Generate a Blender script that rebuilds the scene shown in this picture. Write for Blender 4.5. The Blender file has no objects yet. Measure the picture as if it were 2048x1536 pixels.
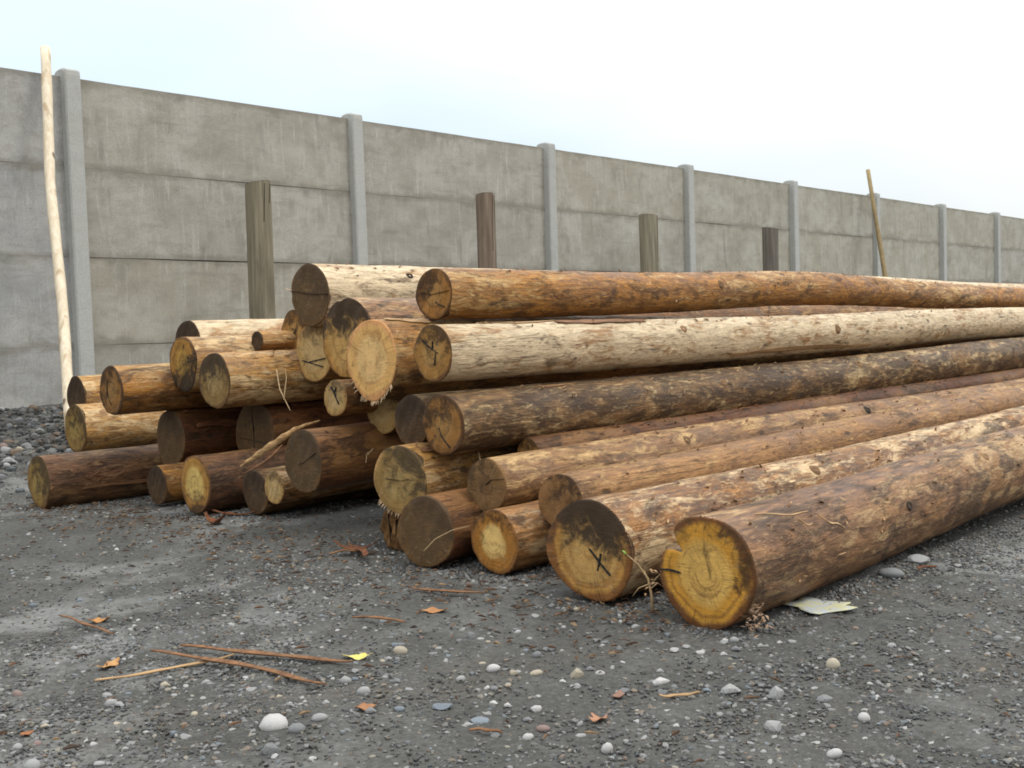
import bpy, bmesh, math, random
import numpy as np
from mathutils import Matrix, Vector

random.seed(7)
rng = np.random.default_rng(7)
S = bpy.context.scene
COL = S.collection

# ------------------------------------------------------------------ camera
cam_d = bpy.data.cameras.new("camera")
cam = bpy.data.objects.new("camera", cam_d)
COL.objects.link(cam)
CAM = Vector((-2.8054, -6.0016, 0.5138))
cr, cu, cf = Vector((.69063, -.72253, -.03136)), Vector((.05771, .01184, .99826)), Vector((.7209, .69124, -.04988))
m = Matrix((cr, cu, -cf)).transposed().to_4x4()
m.translation = CAM
cam.matrix_world = m
cam_d.sensor_width = 36
cam_d.lens = 38.18
cam_d.clip_start = 0.05
cam_d.clip_end = 1000
S.camera = cam
S.cycles.filter_width = 1.8

# ------------------------------------------------------------------ sky, sun, exposure
SUN_EL, SUN_AZ = math.radians(62), math.radians(150)     # azimuth clockwise from +y
w = bpy.data.worlds.new("World")
S.world = w
w.use_nodes = True
wt = w.node_tree
wt.nodes.clear()
def wn(t, **k):
    n = wt.nodes.new(t)
    for a, b in k.items():
        setattr(n, a, b)
    return n
sky = wn("ShaderNodeTexSky", sky_type='NISHITA', sun_disc=False, sun_elevation=SUN_EL, sun_rotation=SUN_AZ)
bg1 = wn("ShaderNodeBackground"); bg1.inputs[1].default_value = 0.10
bg2 = wn("ShaderNodeBackground"); bg2.inputs[0].default_value = (1.0, 1.0, 0.985, 1); bg2.inputs[1].default_value = 1.0
tc = wn("ShaderNodeTexCoord")
mp = wn("ShaderNodeMapping"); mp.inputs['Scale'].default_value = (1.0, 1.0, 2.6); mp.inputs['Location'].default_value = (0.35, 0.1, 0.2)
ns = wn("ShaderNodeTexNoise"); ns.inputs['Scale'].default_value = 1.7; ns.inputs['Detail'].default_value = 4; ns.inputs['Roughness'].default_value = .5
mr = wn("ShaderNodeMapRange"); mr.inputs[1].default_value = .3; mr.inputs[2].default_value = .62; mr.inputs[3].default_value = .82; mr.inputs[4].default_value = .98
mx = wn("ShaderNodeMixShader"); wo = wn("ShaderNodeOutputWorld")
L = wt.links.new
L(tc.outputs['Generated'], mp.inputs[0]); L(mp.outputs[0], ns.inputs['Vector']); L(ns.outputs[0], mr.inputs[0])
# overcast luminance: brighter towards the zenith, as cloud decks are
sx = wn("ShaderNodeSeparateXYZ"); L(tc.outputs['Generated'], sx.inputs[0])
zr = wn("ShaderNodeMapRange"); zr.inputs[1].default_value = 0; zr.inputs[2].default_value = 1; zr.inputs[3].default_value = .90; zr.inputs[4].default_value = 2.9
L(sx.outputs[2], zr.inputs[0]); L(zr.outputs[0], bg2.inputs[1])
# a bright cloud bank whose ragged lower edge lets thin pale blue show beneath
dp = wn("ShaderNodeVectorMath", operation='DOT_PRODUCT'); dp.inputs[1].default_value = (0.0933, -0.3655, 0.9261); L(tc.outputs['Generated'], dp.inputs[0])
ad = wn("ShaderNodeMath", operation='MULTIPLY_ADD'); L(ns.outputs[0], ad.inputs[0]); ad.inputs[1].default_value = .34; L(dp.outputs['Value'], ad.inputs[2])
bl = wn("ShaderNodeMapRange"); bl.interpolation_type = 'SMOOTHSTEP'; bl.inputs[1].default_value = .06; bl.inputs[2].default_value = .27; bl.inputs[3].default_value = .0; bl.inputs[4].default_value = 1.0
L(ad.outputs[0], bl.inputs[0])
cm = wn("ShaderNodeMix", data_type='RGBA'); cm.inputs[6].default_value = (.77, .89, .985, 1); cm.inputs[7].default_value = (.965, 1.0, 1.0, 1)
L(bl.outputs[0], cm.inputs[0]); L(cm.outputs[2], bg2.inputs[0])
L(sky.outputs[0], bg1.inputs[0]); L(mr.outputs[0], mx.inputs[0]); L(bg1.outputs[0], mx.inputs[1]); L(bg2.outputs[0], mx.inputs[2])
L(mx.outputs[0], wo.inputs[0])

sd = bpy.data.lights.new("sun", 'SUN')
sd.energy = 1.5
sd.angle = math.radians(14)
sd.color = (1.0, .965, .89)
sun = bpy.data.objects.new("sun", sd)
COL.objects.link(sun)
dirv = Vector((math.sin(SUN_AZ) * math.cos(SUN_EL), math.cos(SUN_AZ) * math.cos(SUN_EL), math.sin(SUN_EL)))
sun.rotation_euler = dirv.to_track_quat('Z', 'Y').to_euler()
sun.location = (3, -8, 9)

vs = S.view_settings
vs.view_transform = 'Standard'; vs.look = 'None'; vs.exposure = -0.10; vs.gamma = 1.0; vs.use_curve_mapping = False

# ------------------------------------------------------------------ helpers
class NT:
    """Short-hand for building node trees."""
    def __init__(self, name):
        self.m = bpy.data.materials.new(name); self.m.use_nodes = True
        self.t = self.m.node_tree; self.t.nodes.clear()
        self.out = self.t.nodes.new("ShaderNodeOutputMaterial")
        self.b = self.t.nodes.new("ShaderNodeBsdfPrincipled")
        self.t.links.new(self.b.outputs[0], self.out.inputs[0])
        self.b.inputs['Specular IOR Level'].default_value = .3
        self.tc = self.t.nodes.new("ShaderNodeTexCoord")
    def L(self, a, b): self.t.links.new(a, b)
    def put(self, sock, v):
        if isinstance(v, (int, float)): sock.default_value = v
        elif isinstance(v, tuple): sock.default_value = v if len(v) != 3 or sock.type == 'VECTOR' else (*v, 1)
        else: self.L(v, sock)
    def coord(self, scale=(1, 1, 1), loc=(0, 0, 0), src=None, rot=(0, 0, 0)):
        n = self.t.nodes.new("ShaderNodeMapping")
        self.L(src or self.tc.outputs['Object'], n.inputs[0])
        n.inputs['Scale'].default_value = scale; n.inputs['Location'].default_value = loc; n.inputs['Rotation'].default_value = rot
        return n.outputs[0]
    def noise(self, vec, scale=1, detail=4, rough=.55, dist=0, col=False):
        n = self.t.nodes.new("ShaderNodeTexNoise")
        self.L(vec, n.inputs['Vector'])
        n.inputs['Scale'].default_value = scale; n.inputs['Detail'].default_value = detail
        n.inputs['Roughness'].default_value = rough; n.inputs['Distortion'].default_value = dist
        return n.outputs[1 if col else 0]
    def vor(self, vec, scale, feat='F1', out=0, rnd=1):
        n = self.t.nodes.new("ShaderNodeTexVoronoi"); n.feature = feat
        self.L(vec, n.inputs['Vector']); n.inputs['Scale'].default_value = scale; n.inputs['Randomness'].default_value = rnd
        return n.outputs[out]
    def math(self, op, a, b=0.0, c=0.0):
        n = self.t.nodes.new("ShaderNodeMath"); n.operation = op
        for i, v in enumerate((a, b, c)): self.put(n.inputs[i], v)
        return n.outputs[0]
    def step(self, v, lo, hi, a=0.0, b=1.0):
        n = self.t.nodes.new("ShaderNodeMapRange"); n.interpolation_type = 'SMOOTHSTEP'
        self.put(n.inputs[0], v); self.put(n.inputs[1], lo); self.put(n.inputs[2], hi)
        n.inputs[3].default_value = a; n.inputs[4].default_value = b
        return n.outputs[0]
    def mix(self, f, a, b, mode='MIX'):
        n = self.t.nodes.new("ShaderNodeMix"); n.data_type = 'RGBA'; n.blend_type = mode
        self.put(n.inputs[0], f); self.put(n.inputs[6], a); self.put(n.inputs[7], b)
        return n.outputs[2]
    def sep(self, vec):
        n = self.t.nodes.new("ShaderNodeSeparateXYZ"); self.L(vec, n.inputs[0]); return n.outputs
    def comb(self, x, y, z):
        n = self.t.nodes.new("ShaderNodeCombineXYZ")
        for i, v in enumerate((x, y, z)): self.put(n.inputs[i], v)
        return n.outputs[0]
    def rand(self):
        n = self.t.nodes.new("ShaderNodeObjectInfo"); return n.outputs['Random']
    def attr(self, name):
        n = self.t.nodes.new("ShaderNodeAttribute"); n.attribute_name = name; return n.outputs['Color']
    def bump(self, h, strength=.5, dist=.01, prev=None):
        n = self.t.nodes.new("ShaderNodeBump"); n.inputs['Strength'].default_value = strength; n.inputs['Distance'].default_value = dist
        self.L(h, n.inputs['Height'])
        if prev is not None: self.L(prev, n.inputs['Normal'])
        return n.outputs[0]
    def done(self, col, rough=.8, normal=None):
        self.put(self.b.inputs['Base Color'], col); self.put(self.b.inputs['Roughness'], rough)
        if normal is not None: self.L(normal, self.b.inputs['Normal'])
        return self.m

def link(name, me, mat=None, parent=None, loc=None, rot=None):
    o = bpy.data.objects.new(name, me)
    COL.objects.link(o)
    if mat is not None and me is not None and not me.materials: me.materials.append(mat)
    if parent is not None: o.parent = parent
    if loc is not None: o.location = loc
    if rot is not None: o.rotation_euler = rot
    return o

def tag(o, label=None, cat=None, group=None, kind=None):
    if label: o['label'] = label
    if cat: o['category'] = cat
    if group: o['group'] = group
    if kind: o['kind'] = kind
    return o

def mesh(name, V, F, smooth=True):
    me = bpy.data.meshes.new(name)
    me.from_pydata([tuple(map(float, v)) for v in V], [], [tuple(map(int, f)) for f in F])
    if smooth: me.polygons.foreach_set('use_smooth', [True] * len(me.polygons))
    me.update()
    return me

def tube(points, radii, n=8, cap=True, flat=1.0):
    """Sweep: a tapered tube along points; flat < 1 squashes it into a strip."""
    P = [Vector(p) for p in points]; V = []; F = []
    for i, p in enumerate(P):
        d = (P[min(i + 1, len(P) - 1)] - P[max(i - 1, 0)]).normalized()
        a = d.cross(Vector((0, 0, 1)))
        a = a.normalized() if a.length > 1e-4 else Vector((1, 0, 0))
        b = a.cross(d)
        for k in range(n):
            t = 2 * math.pi * k / n
            V.append(p + a * math.cos(t) * radii[i] + b * math.sin(t) * radii[i] * flat)
    for i in range(len(P) - 1):
        for k in range(n):
            F.append((i * n + k, i * n + (k + 1) % n, (i + 1) * n + (k + 1) % n, (i + 1) * n + k))
    if cap:
        F.append(tuple(range(n))[::-1]); F.append(tuple((len(P) - 1) * n + k for k in range(n)))
    return V, F

def merge(parts):
    V, F = [], []
    for v, f in parts:
        o = len(V); V += list(v); F += [tuple(i + o for i in q) for q in f]
    return V, F

def heap(x, y):
    """Low mound of rubble banked against the wall at the left."""
    e = np.exp(-(((np.minimum(x + .25, 0) + np.maximum(x + .25, 0) * 1.6) / 1.6) ** 2))
    return .185 * e * np.clip(1 + y / 2.1, 0, 1) ** 1.0

def gz(x, y):
    z = .006 * np.sin(1.9 * x + .7 * y + .5) * np.cos(1.3 * y - .8 * x) + .004 * np.sin(5.1 * x - 3.7 * y) + .0025 * np.sin(11 * x + 9 * y + 1) * np.sin(8 * x - 12 * y)
    near = np.clip((np.hypot(x + 1.2, y + 4.4) - .0) / .8, .35, 1)
    return z * near - .003 + heap(x, y)

# ------------------------------------------------------------------ ground
def ground_mat():
    n = NT("gravel_ground"); c = n.coord()
    big = n.noise(c, 1.1, 5, .6, .4); mid = n.noise(c, 5.5, 6, .65, .3); fine = n.noise(c, 90, 4, .7); spk = n.noise(c, 260, 2, .6)
    col = n.mix(n.step(mid, .35, .68), (.054, .052, .046), (.088, .085, .078))
    dust = n.math('MULTIPLY', n.step(big, .48, .60), n.step(mid, .40, .58))
    col = n.mix(n.math('MULTIPLY', dust, .7), col, (.25, .248, .238))
    col = n.mix(n.math('MULTIPLY', n.step(n.noise(c, 2.6, 5, .6, .5), .54, .68), .5), col, (.09, .074, .055))
    col = n.mix(n.step(fine, .3, .75, -.15, 1), n.mix(.4, col, (.03, .03, .03)), n.mix(.15, col, (.22, .215, .205)))
    col = n.mix(n.step(spk, .64, .76, 0, .45), col, (.25, .24, .225))
    h = n.math('ADD', fine, n.math('MULTIPLY', spk, .5)); h = n.math('ADD', h, n.math('MULTIPLY', mid, 1.2))
    return n.done(col, .88, n.bump(h, .8, .006))
M_GROUND = ground_mat()
def grid_axis(lo, hi, fine_lo, fine_hi, step):
    a = list(np.arange(fine_lo, fine_hi + 1e-6, step))
    s, x = step, fine_hi
    while x < hi: s *= 1.35; x += s; a.append(min(x, hi))
    s, x = step, fine_lo
    while x > lo: s *= 1.35; x -= s; a.insert(0, max(x, lo))
    return np.array(a)
gx = grid_axis(-160, 220, -4.2, 3.0, .035); gy = grid_axis(-160, 200, -6.6, .3, .035)
X, Y = np.meshgrid(gx, gy, indexing='ij')
Z = gz(X, Y)
fade = np.clip(1 - (np.maximum(np.abs(X + .6) - 5, 0) + np.maximum(np.abs(Y + 3) - 5, 0)) / 4, 0, 1)
Z = Z * fade + .004 * rng.normal(size=Z.shape) * .35 * fade
nx, ny = X.shape
V = np.stack([X, Y, Z], -1).reshape(-1, 3)
I = np.arange(nx * ny).reshape(nx, ny)
Q = np.stack([I[:-1, :-1], I[1:, :-1], I[1:, 1:], I[:-1, 1:]], -1).reshape(-1, 4)
def fast_mesh(name, V, F, colors=None, smooth=True):
    me = bpy.data.meshes.new(name); k = F.shape[1]
    me.vertices.add(len(V)); me.vertices.foreach_set('co', V.astype(np.float32).ravel())
    me.loops.add(F.size); me.loops.foreach_set('vertex_index', F.astype(np.int32).ravel())
    me.polygons.add(len(F)); me.polygons.foreach_set('loop_start', np.arange(0, F.size, k, dtype=np.int32))
    me.polygons.foreach_set('loop_total', np.full(len(F), k, dtype=np.int32))
    if colors is not None:
        a = me.color_attributes.new('tint', 'FLOAT_COLOR', 'POINT')
        a.data.foreach_set('color', np.concatenate([colors, np.ones((len(V), 1))], 1).astype(np.float32).ravel())
    me.update(calc_edges=True)
    me.polygons.foreach_set('use_smooth', np.full(len(F), smooth))
    return me
tag(link('ground', fast_mesh('ground', V, Q), M_GROUND), kind='structure')

# ------------------------------------------------------------------ concrete wall
def concrete_mat(name, a, b, pillar=False):
    n = NT(name); r = n.rand()
    off = n.comb(n.math('MULTIPLY', r, 37.0), n.math('MULTIPLY', r, 11.0), n.math('MULTIPLY', r, 53.0))
    ad = n.t.nodes.new("ShaderNodeVectorMath"); ad.operation = 'ADD'; n.L(n.tc.outputs['Object'], ad.inputs[0]); n.L(off, ad.inputs[1]); src = ad.outputs[0]
    big = n.noise(n.coord((1.6, 1, 2.4), src=src), 1.6, 6, .62, .5)
    mid = n.noise(n.coord((1, 1, 1.5), src=src), 7, 6, .68, .3)
    stv = n.noise(n.coord((30, 1, 3.2), src=src), 1, 5, .7, .4)
    sth = n.noise(n.coord((2.5, 1, 26), src=src), 1, 4, .6)
    fine = n.noise(src, 120, 3, .7); pit = n.noise(src, 55, 2, .5)
    tint = n.mix(r, a, b)
    k = .35 if pillar else 1.0
    col = n.mix(n.math('MULTIPLY', n.step(big, .36, .64), .7 * k), tint, n.mix(.6, tint, (.55, .525, .475)))
    col = n.mix(n.math('MULTIPLY', n.step(mid, .40, .75), .48 * k), col, (.215, .195, .155))
    col = n.mix(n.math('MULTIPLY', n.step(stv, .52, .74), .5 * k), col, (.56, .54, .50))
    col = n.mix(n.math('MULTIPLY', n.step(n.noise(n.coord((9, 1, 2.2), loc=(3, 0, 5), src=src), 1, 4, .6, .3), .56, .7), .45 * k), col, (.19, .175, .15))
    col = n.mix(n.math('MULTIPLY', n.step(sth, .58, .72), .25 * k), col, (.17, .155, .13))
    if not pillar:                                             # grime that collects along the panel's own long edges
        z = n.sep(n.tc.outputs['Object'])[2]
        e = n.math('ADD', n.math('ABSOLUTE', n.math('SUBTRACT', z, .25)), n.math('MULTIPLY', n.math('SUBTRACT', mid, .5), .12))
        col = n.mix(n.math('MULTIPLY', n.step(e, .20, .25), .5), col, (.17, .15, .115))
    col = n.mix(n.step(fine, .25, .8, 0, .4), col, (.16, .155, .145), 'MIX')
    col = n.mix(n.math('MULTIPLY', n.step(pit, .72, .8), .5), col, (.08, .075, .07))
    h = n.math('ADD', n.math('MULTIPLY', stv, .5), n.math('ADD', mid, n.math('MULTIPLY', fine, .35)))
    h = n.math('SUBTRACT', h, n.math('MULTIPLY', n.step(pit, .7, .8), .6))
    return n.done(col, .9, n.bump(h, .45, .006))
M_PANEL = concrete_mat("weathered_concrete", (.355, .322, .250), (.325, .304, .262))
M_PANEL_GREY = concrete_mat("grey_concrete", (.345, .343, .338), (.325, .323, .318))
M_PILLAR = concrete_mat("smooth_concrete", (.45, .45, .43), (.42, .42, .40), True)

wall = link('concrete_wall', None)
tag(wall, 'long grey precast concrete wall of stacked slabs between slim pillars behind the logs', 'wall', kind='thing')
PH = .5
def panel_mesh(length, seed, gap=0.0):
    r = np.random.default_rng(seed)
    prof = [(.0004, .0002), (.0, .0008), (.0, .12), (.0, .25), (.0, .38), (.0, .4992), (.0004, .4998), (.027, .4998), (.028, .478), (.05, .478), (.05, -.02), (.03, -.02), (.03, .0002)]
    nseg = 20; V = []; F = []; k = len(prof); ph = r.uniform(0, 6, 6)
    for i in range(nseg + 1):
        x = length * i / nseg; u = i / nseg
        for j, (y, z) in enumerate(prof):
            dz = dy = 0
            if j < 8:
                dy = .0025 * math.sin(u * 5 + ph[0]) + .0015 * math.sin(u * 13 + z * 9 + ph[1])
                if j < 2: dz = max(0, .0012 * math.sin(u * 5 + ph[2]) + .0005 * math.sin(u * 31 + ph[3]) - .0004)
                if j > 4: dz = -max(0, .0012 * math.sin(u * 4 + ph[4]) + .0006 * math.sin(u * 37 + ph[5]) - .0004) - gap * min(1, max(0, (u - .08) * 3)) * max(.1, 1.2 - u)
            V.append((x, y + dy, z + dz))
    for i in range(nseg):
        for j in range(k):
            a, b = i * k + j, i * k + (j + 1) % k
            F.append((a, a + k, b + k, b))
    F.append(tuple(range(k))); F.append(tuple(nseg * k + j for j in range(k))[::-1])
    me = mesh('panel', V, F, False)
    return me
gap_meshes = {(0, 1): panel_mesh(2.0, 20, .010), (0, 0): panel_mesh(2.0, 21, .006), (2, 2): panel_mesh(2.0, 22, .003)}
panel_meshes = [panel_mesh(2.0, s) for s in range(6)]
N0, N1 = -2, 13
for b in range(N0, N1):
    for row in range(4):
        me = gap_meshes.get((b, row)) or panel_meshes[(b * 3 + row * 5) % 6]
        o = link('panel', me.copy() if b < 0 else me, None, wall, (b * 2.0 - .045, .002 + rng.uniform(0, .003), row * PH))
        if b < 0:
            o.data.materials.clear(); o.data.materials.append(M_PANEL_GREY)
        elif not o.data.materials: o.data.materials.append(M_PANEL)
        o.rotation_euler = (0, 0, rng.uniform(-.0008, .0008))
def pillar_mesh():
    w2 = .046; outline = [(-.056, -.3)]                        # side profile in (y, z), arched at the top
    for i in range(13):
        t = math.pi * (1 - i / 12)
        outline.append((.014 + .07 * math.cos(t), 2.0 + .042 * math.sin(t) ** .4))
    outline.append((.084, -.3))
    V = []; F = []; k = len(outline); ch = .008
    cen = (.014, 1.0)
    for x, ins in ((-w2, ch), (-w2 + ch, 0), (w2 - ch, 0), (w2, ch)):
        for y, z in outline:
            yy = y + (ins if y < cen[0] - .01 else -ins if y > cen[0] + .01 else 0)
            V.append((x, yy, z - (ins if z > 1.5 else 0)))
    for i in range(3):
        for j in range(k):
            a, b2 = i * k + j, i * k + (j + 1) % k
            F.append((a, b2, b2 + k, a + k))
    F.append(tuple(range(k))[::-1]); F.append(tuple(3 * k + j for j in range(k)))
    return mesh('pillar', V, F, False)
pm = pillar_mesh()
for b in range(N0, N1 + 1):
    link('pillar', pm, M_PILLAR, wall, (b * 2.0 - .046, rng.uniform(-.003, .003), rng.uniform(-.006, .004)), (0, rng.uniform(-.004, .004), 0))

# ------------------------------------------------------------------ wood materials
def bark_mat(name, mid, dark, pale, pale_amt, dark_amt, orange_amt, seed, streak=1.0):
    n = NT(name); o = (seed * 3.17 % 50, seed * 7.31 % 50, seed * 1.93 % 50); o2 = (o[1], o[2], o[0]); o3 = (o[2], o[0], o[1])
    s1 = n.noise(n.coord((3.0, 30, 30), o), 1, 7, .66, .8)
    s2 = n.noise(n.coord((14, 120, 120), o), 1, 4, .7, .3)
    b1 = n.noise(n.coord((5.5, 13, 13), o2), 1, 8, .72, .9)      # blotches
    b2 = n.noise(n.coord((11, 34, 34), o3), 1, 7, .7, .8)        # flecks
    b3 = n.noise(n.coord((1.5, 5, 5), o), 1, 4, .55, .6)         # broad drift
    b4 = n.noise(n.coord((6, 15, 15), o), 1, 7, .7, 1.0)
    g = n.noise(n.coord((70, 90, 90), o), 1, 4, .7)
    base = n.mix(n.step(n.math('ADD', n.math('MULTIPLY', b1, .65), n.math('MULTIPLY', s1, .35)), .42, .58), dark, mid)
    col = n.mix(n.math('MULTIPLY', n.step(b3, .42, .68), .55 + .3 * orange_amt), base, n.mix(n.step(s1, .3, .7), (.16, .075, .024), (.36, .19, .062)))
    col = n.mix(n.math('MULTIPLY', n.step(s2, .42, .72), .4), col, tuple(min(1, c * 1.5) for c in mid))
    pe = n.math('ADD', n.math('ADD', n.math('MULTIPLY', b2, .60), n.math('MULTIPLY', b3, .30)), n.math('MULTIPLY', n.math('SUBTRACT', s1, .3), .25))
    pt = .60 - .19 * pale_amt
    pm_ = n.step(pe, pt - .02, pt + .075)
    palec = n.mix(n.step(n.math('ADD', n.math('MULTIPLY', s2, .5), n.math('MULTIPLY', b4, .5)), .35, .65), tuple(c * .7 for c in pale), tuple(min(.85, c * 1.18) for c in pale))
    col = n.mix(n.math('MULTIPLY', pm_, .9), col, palec)
    de = n.math('ADD', n.math('MULTIPLY', b4, .7), n.math('MULTIPLY', b1, .3))
    de = n.math('ADD', de, n.math('MULTIPLY', n.math('SUBTRACT', s1, .5), .18))
    dt = .605 - .17 * dark_amt
    dm = n.step(de, dt - .03, dt + .075)
    col = n.mix(n.math('MULTIPLY', dm, .8), col, n.mix(.5, tuple(c * .5 for c in dark), (.040, .020, .010)))
    f1 = n.noise(n.coord((26, 95, 95), o2), 1, 6, .72, .6); f2 = n.noise(n.coord((20, 130, 130), o3), 1, 6, .74, .9)
    col = n.mix(n.math('MULTIPLY', n.step(f1, .56, .62), .45), col, n.mix(.6, col, tuple(min(.85, c * 1.25) for c in pale)))
    col = n.mix(n.math('MULTIPLY', n.step(f2, .555, .62), .5), col, n.mix(.75, col, (.03, .015, .007)))
    fz = n.noise(n.coord((2.2, 62, 62), o2), 1, 5, .6, 1.2)
    fis = n.step(n.math('ABSOLUTE', n.math('SUBTRACT', fz, .5)), .004, .013, 1, 0)
    fis = n.math('MULTIPLY', fis, n.step(b1, .47, .56))
    col = n.mix(n.math('MULTIPLY', fis, .7), col, (.03, .016, .009))
    kn = n.vor(n.coord((5.0, 11, 11), o), 1, 'F1', 0)
    km = n.step(n.math('ADD', kn, n.math('MULTIPLY', n.math('SUBTRACT', g, .5), .06)), .05, .11, 1, 0)
    col = n.mix(n.math('MULTIPLY', km, .75), col, (.03, .018, .012))
    fl = n.vor(n.coord((16, 42, 42), o2), 1, 'F1', 0)
    fm = n.math('MULTIPLY', n.step(fl, .1, .19, 1, 0), n.step(b1, .45, .55))
    col = n.mix(n.math('MULTIPLY', fm, .6), col, (.05, .028, .016))
    col = n.mix(n.step(g, .4, .85, .0, .3), col, n.mix(.6, col, (.03, .014, .006)))
    h = n.math('ADD', n.math('MULTIPLY', s1, 1.0 * streak), n.math('MULTIPLY', s2, .3))
    h = n.math('ADD', h, n.math('MULTIPLY', b1, 1.6)); h = n.math('ADD', h, n.math('MULTIPLY', b2, .6))
    h = n.math('SUBTRACT', h, n.math('MULTIPLY', pm_, .35))
    h = n.math('ADD', h, n.math('MULTIPLY', g, .35)); h = n.math('SUBTRACT', h, n.math('MULTIPLY', km, .4))
    h = n.math('ADD', h, n.math('MULTIPLY', f1, .9)); h = n.math('SUBTRACT', h, n.math('MULTIPLY', fis, .5))
    ro = n.step(b1, .3, .7, .36, .62)
    n.b.inputs['Specular IOR Level'].default_value = .26
    return n.done(col, ro, n.bump(h, .7, .006))

def face_mat(name, core, ring, rim, core_r, stain, stain_amt, sdir, seed, r, ray=.5):
    """Sawn end: growth rings and saw scores round the pith, a rim, and a stain with an edge of its own."""
    n = NT(name); o = (seed * 2.3 % 40, seed * 5.1 % 40, seed * 3.7 % 40)
    inv = 1 / r
    P = n.coord((inv, inv, inv)); x, y, z = n.sep(P)
    wob = n.noise(n.coord((1, inv * 1.3, inv * 1.3), o), 1, 4, .6)
    rad = n.math('SQRT', n.math('ADD', n.math('MULTIPLY', y, y), n.math('MULTIPLY', z, z)))
    rw = n.math('ADD', rad, n.math('MULTIPLY', n.math('SUBTRACT', wob, .5), .34))
    rings = n.math('SINE', n.math('ADD', n.math('MULTIPLY', rw, 46.0), n.math('MULTIPLY', n.noise(n.coord((1, inv * .9, inv * .9), o), 1, 2), 9.0)))
    ang = n.math('ARCTAN2', z, y)
    rays = n.noise(n.comb(n.math('MULTIPLY', ang, 6.0), n.math('MULTIPLY', rad, .9), float(o[0])), 1, 4, .7)
    saw = n.noise(n.coord((1, inv * 3.0, inv * 26), o, rot=(.5 + seed % 3 * .4, 0, 0)), 1, 3, .6)
    mott = n.noise(n.coord((1, inv * 2.2, inv * 2.2), (o[1], o[2], o[0])), 1, 6, .68, .6)
    fine = n.noise(n.coord((1, inv * 22, inv * 22), o), 1, 4, .7)
    col = n.mix(n.step(rw, core_r - .1, core_r + .1), core, ring)
    bands = n.noise(n.comb(n.math('MULTIPLY', rw, 7.0), n.math('MULTIPLY', n.math('SINE', ang_ := n.math('ARCTAN2', z, y)), .35), float(o[1])), 1, 3, .6)
    col = n.mix(n.step(bands, .52, .62, 0, .45), col, rim)
    col = n.mix(n.step(rw, .84, .97), col, rim)
    chk = n.noise(n.comb(n.math('MULTIPLY', ang_, 4.5), n.math('MULTIPLY', rad, .5), float(o[2])), 1, 2, .5)
    col = n.mix(n.math('MULTIPLY', n.step(n.math('ABSOLUTE', n.math('SUBTRACT', chk, .5)), .003, .012, .5, 0), n.step(rad, .1, .3)), col, (.03, .018, .01))
    dk = n.mix(.55, col, (.05, .03, .015))
    col = n.mix(n.math('MULTIPLY', n.step(rings, -.4, 1, 0, .22), n.step(n.noise(n.coord((1, inv * 1.6, inv * 1.6), (o[2], o[1], o[0])), 1, 3), .42, .62)), col, dk)
    col = n.mix(n.math('MULTIPLY', n.step(rays, .55, .75), ray * .6), col, dk)
    col = n.mix(n.step(saw, .52, .7, 0, .2), col, n.mix(.3, col, (.6, .48, .3)))
    col = n.mix(n.step(mott, .44, .74, 0, .6), col, n.mix(.75, col, (.07, .045, .02)))
    m2 = n.noise(n.coord((1, inv * 4.5, inv * 4.5), (o[2], o[0], o[1])), 1, 6, .7, .8)
    col = n.mix(n.step(m2, .52, .74, 0, .35), col, n.mix(.7, col, (.05, .032, .016)))
    col = n.mix(n.step(m2, .45, .28, 0, .3), col, n.mix(.5, col, (.62, .5, .3)))
    d = n.math('ADD', n.math('MULTIPLY', y, -sdir[0]), n.math('MULTIPLY', z, sdir[1]))
    se = n.math('ADD', n.math('MULTIPLY', d, .5), n.math('MULTIPLY', n.math('SUBTRACT', mott, .5), 1.7))
    th = .55 - 1.1 * stain_amt
    sm = n.step(se, th - .17, th + .24)
    col = n.mix(n.math('MULTIPLY', sm, .95), col, n.mix(n.step(fine, .3, .7), tuple(c * .75 for c in stain), tuple(c * 1.35 for c in stain)))
    col = n.mix(n.step(fine, .4, .85, 0, .35), col, n.mix(.5, col, (.03, .02, .012)))
    h = n.math('ADD', n.math('MULTIPLY', rings, .06), n.math('ADD', n.math('MULTIPLY', saw, .9), n.math('ADD', fine, n.math('MULTIPLY', rays, .5))))
    return n.done(col, .86, n.bump(h, .5, .0025))

def plain_wood(name, a, b, sc=(4, 60, 60), rough=.8):
    n = NT(name); r = n.rand()
    s = n.noise(n.coord(sc), 1, 5, .65, .4); p = n.noise(n.coord(tuple(k * .25 for k in sc)), 1, 5, .6)
    col = n.mix(n.step(s, .3, .7), a, b)
    col = n.mix(n.step(p, .5, .7, 0, .5), col, tuple(k * .5 for k in a))
    return n.done(col, rough, n.bump(s, .6, .003))
M_MARK = plain_wood("black_crayon", (.010, .011, .012), (.02, .021, .022), (40, 40, 40))
M_CRACK = plain_wood("dark_crack", (.020, .013, .008), (.034, .022, .013))
M_BARK = plain_wood("loose_bark", (.10, .045, .02), (.24, .12, .055), (14, 90, 90))
M_BARK_RED = plain_wood("red_bark", (.085, .03, .014), (.19, .075, .03), (14, 90, 90))
M_BARK_PALE = plain_wood("pale_bark", (.27, .16, .075), (.46, .30, .16), (10, 80, 80))
M_FIBRE = plain_wood("torn_fibre", (.48, .33, .19), (.62, .46, .30), (30, 30, 30))
M_STRAW = plain_wood("dry_straw", (.26, .17, .085), (.40, .28, .15), (20, 20, 20))
M_KNOT = plain_wood("knot_wood", (.12, .065, .03), (.24, .135, .065), (20, 20, 20))

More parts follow.
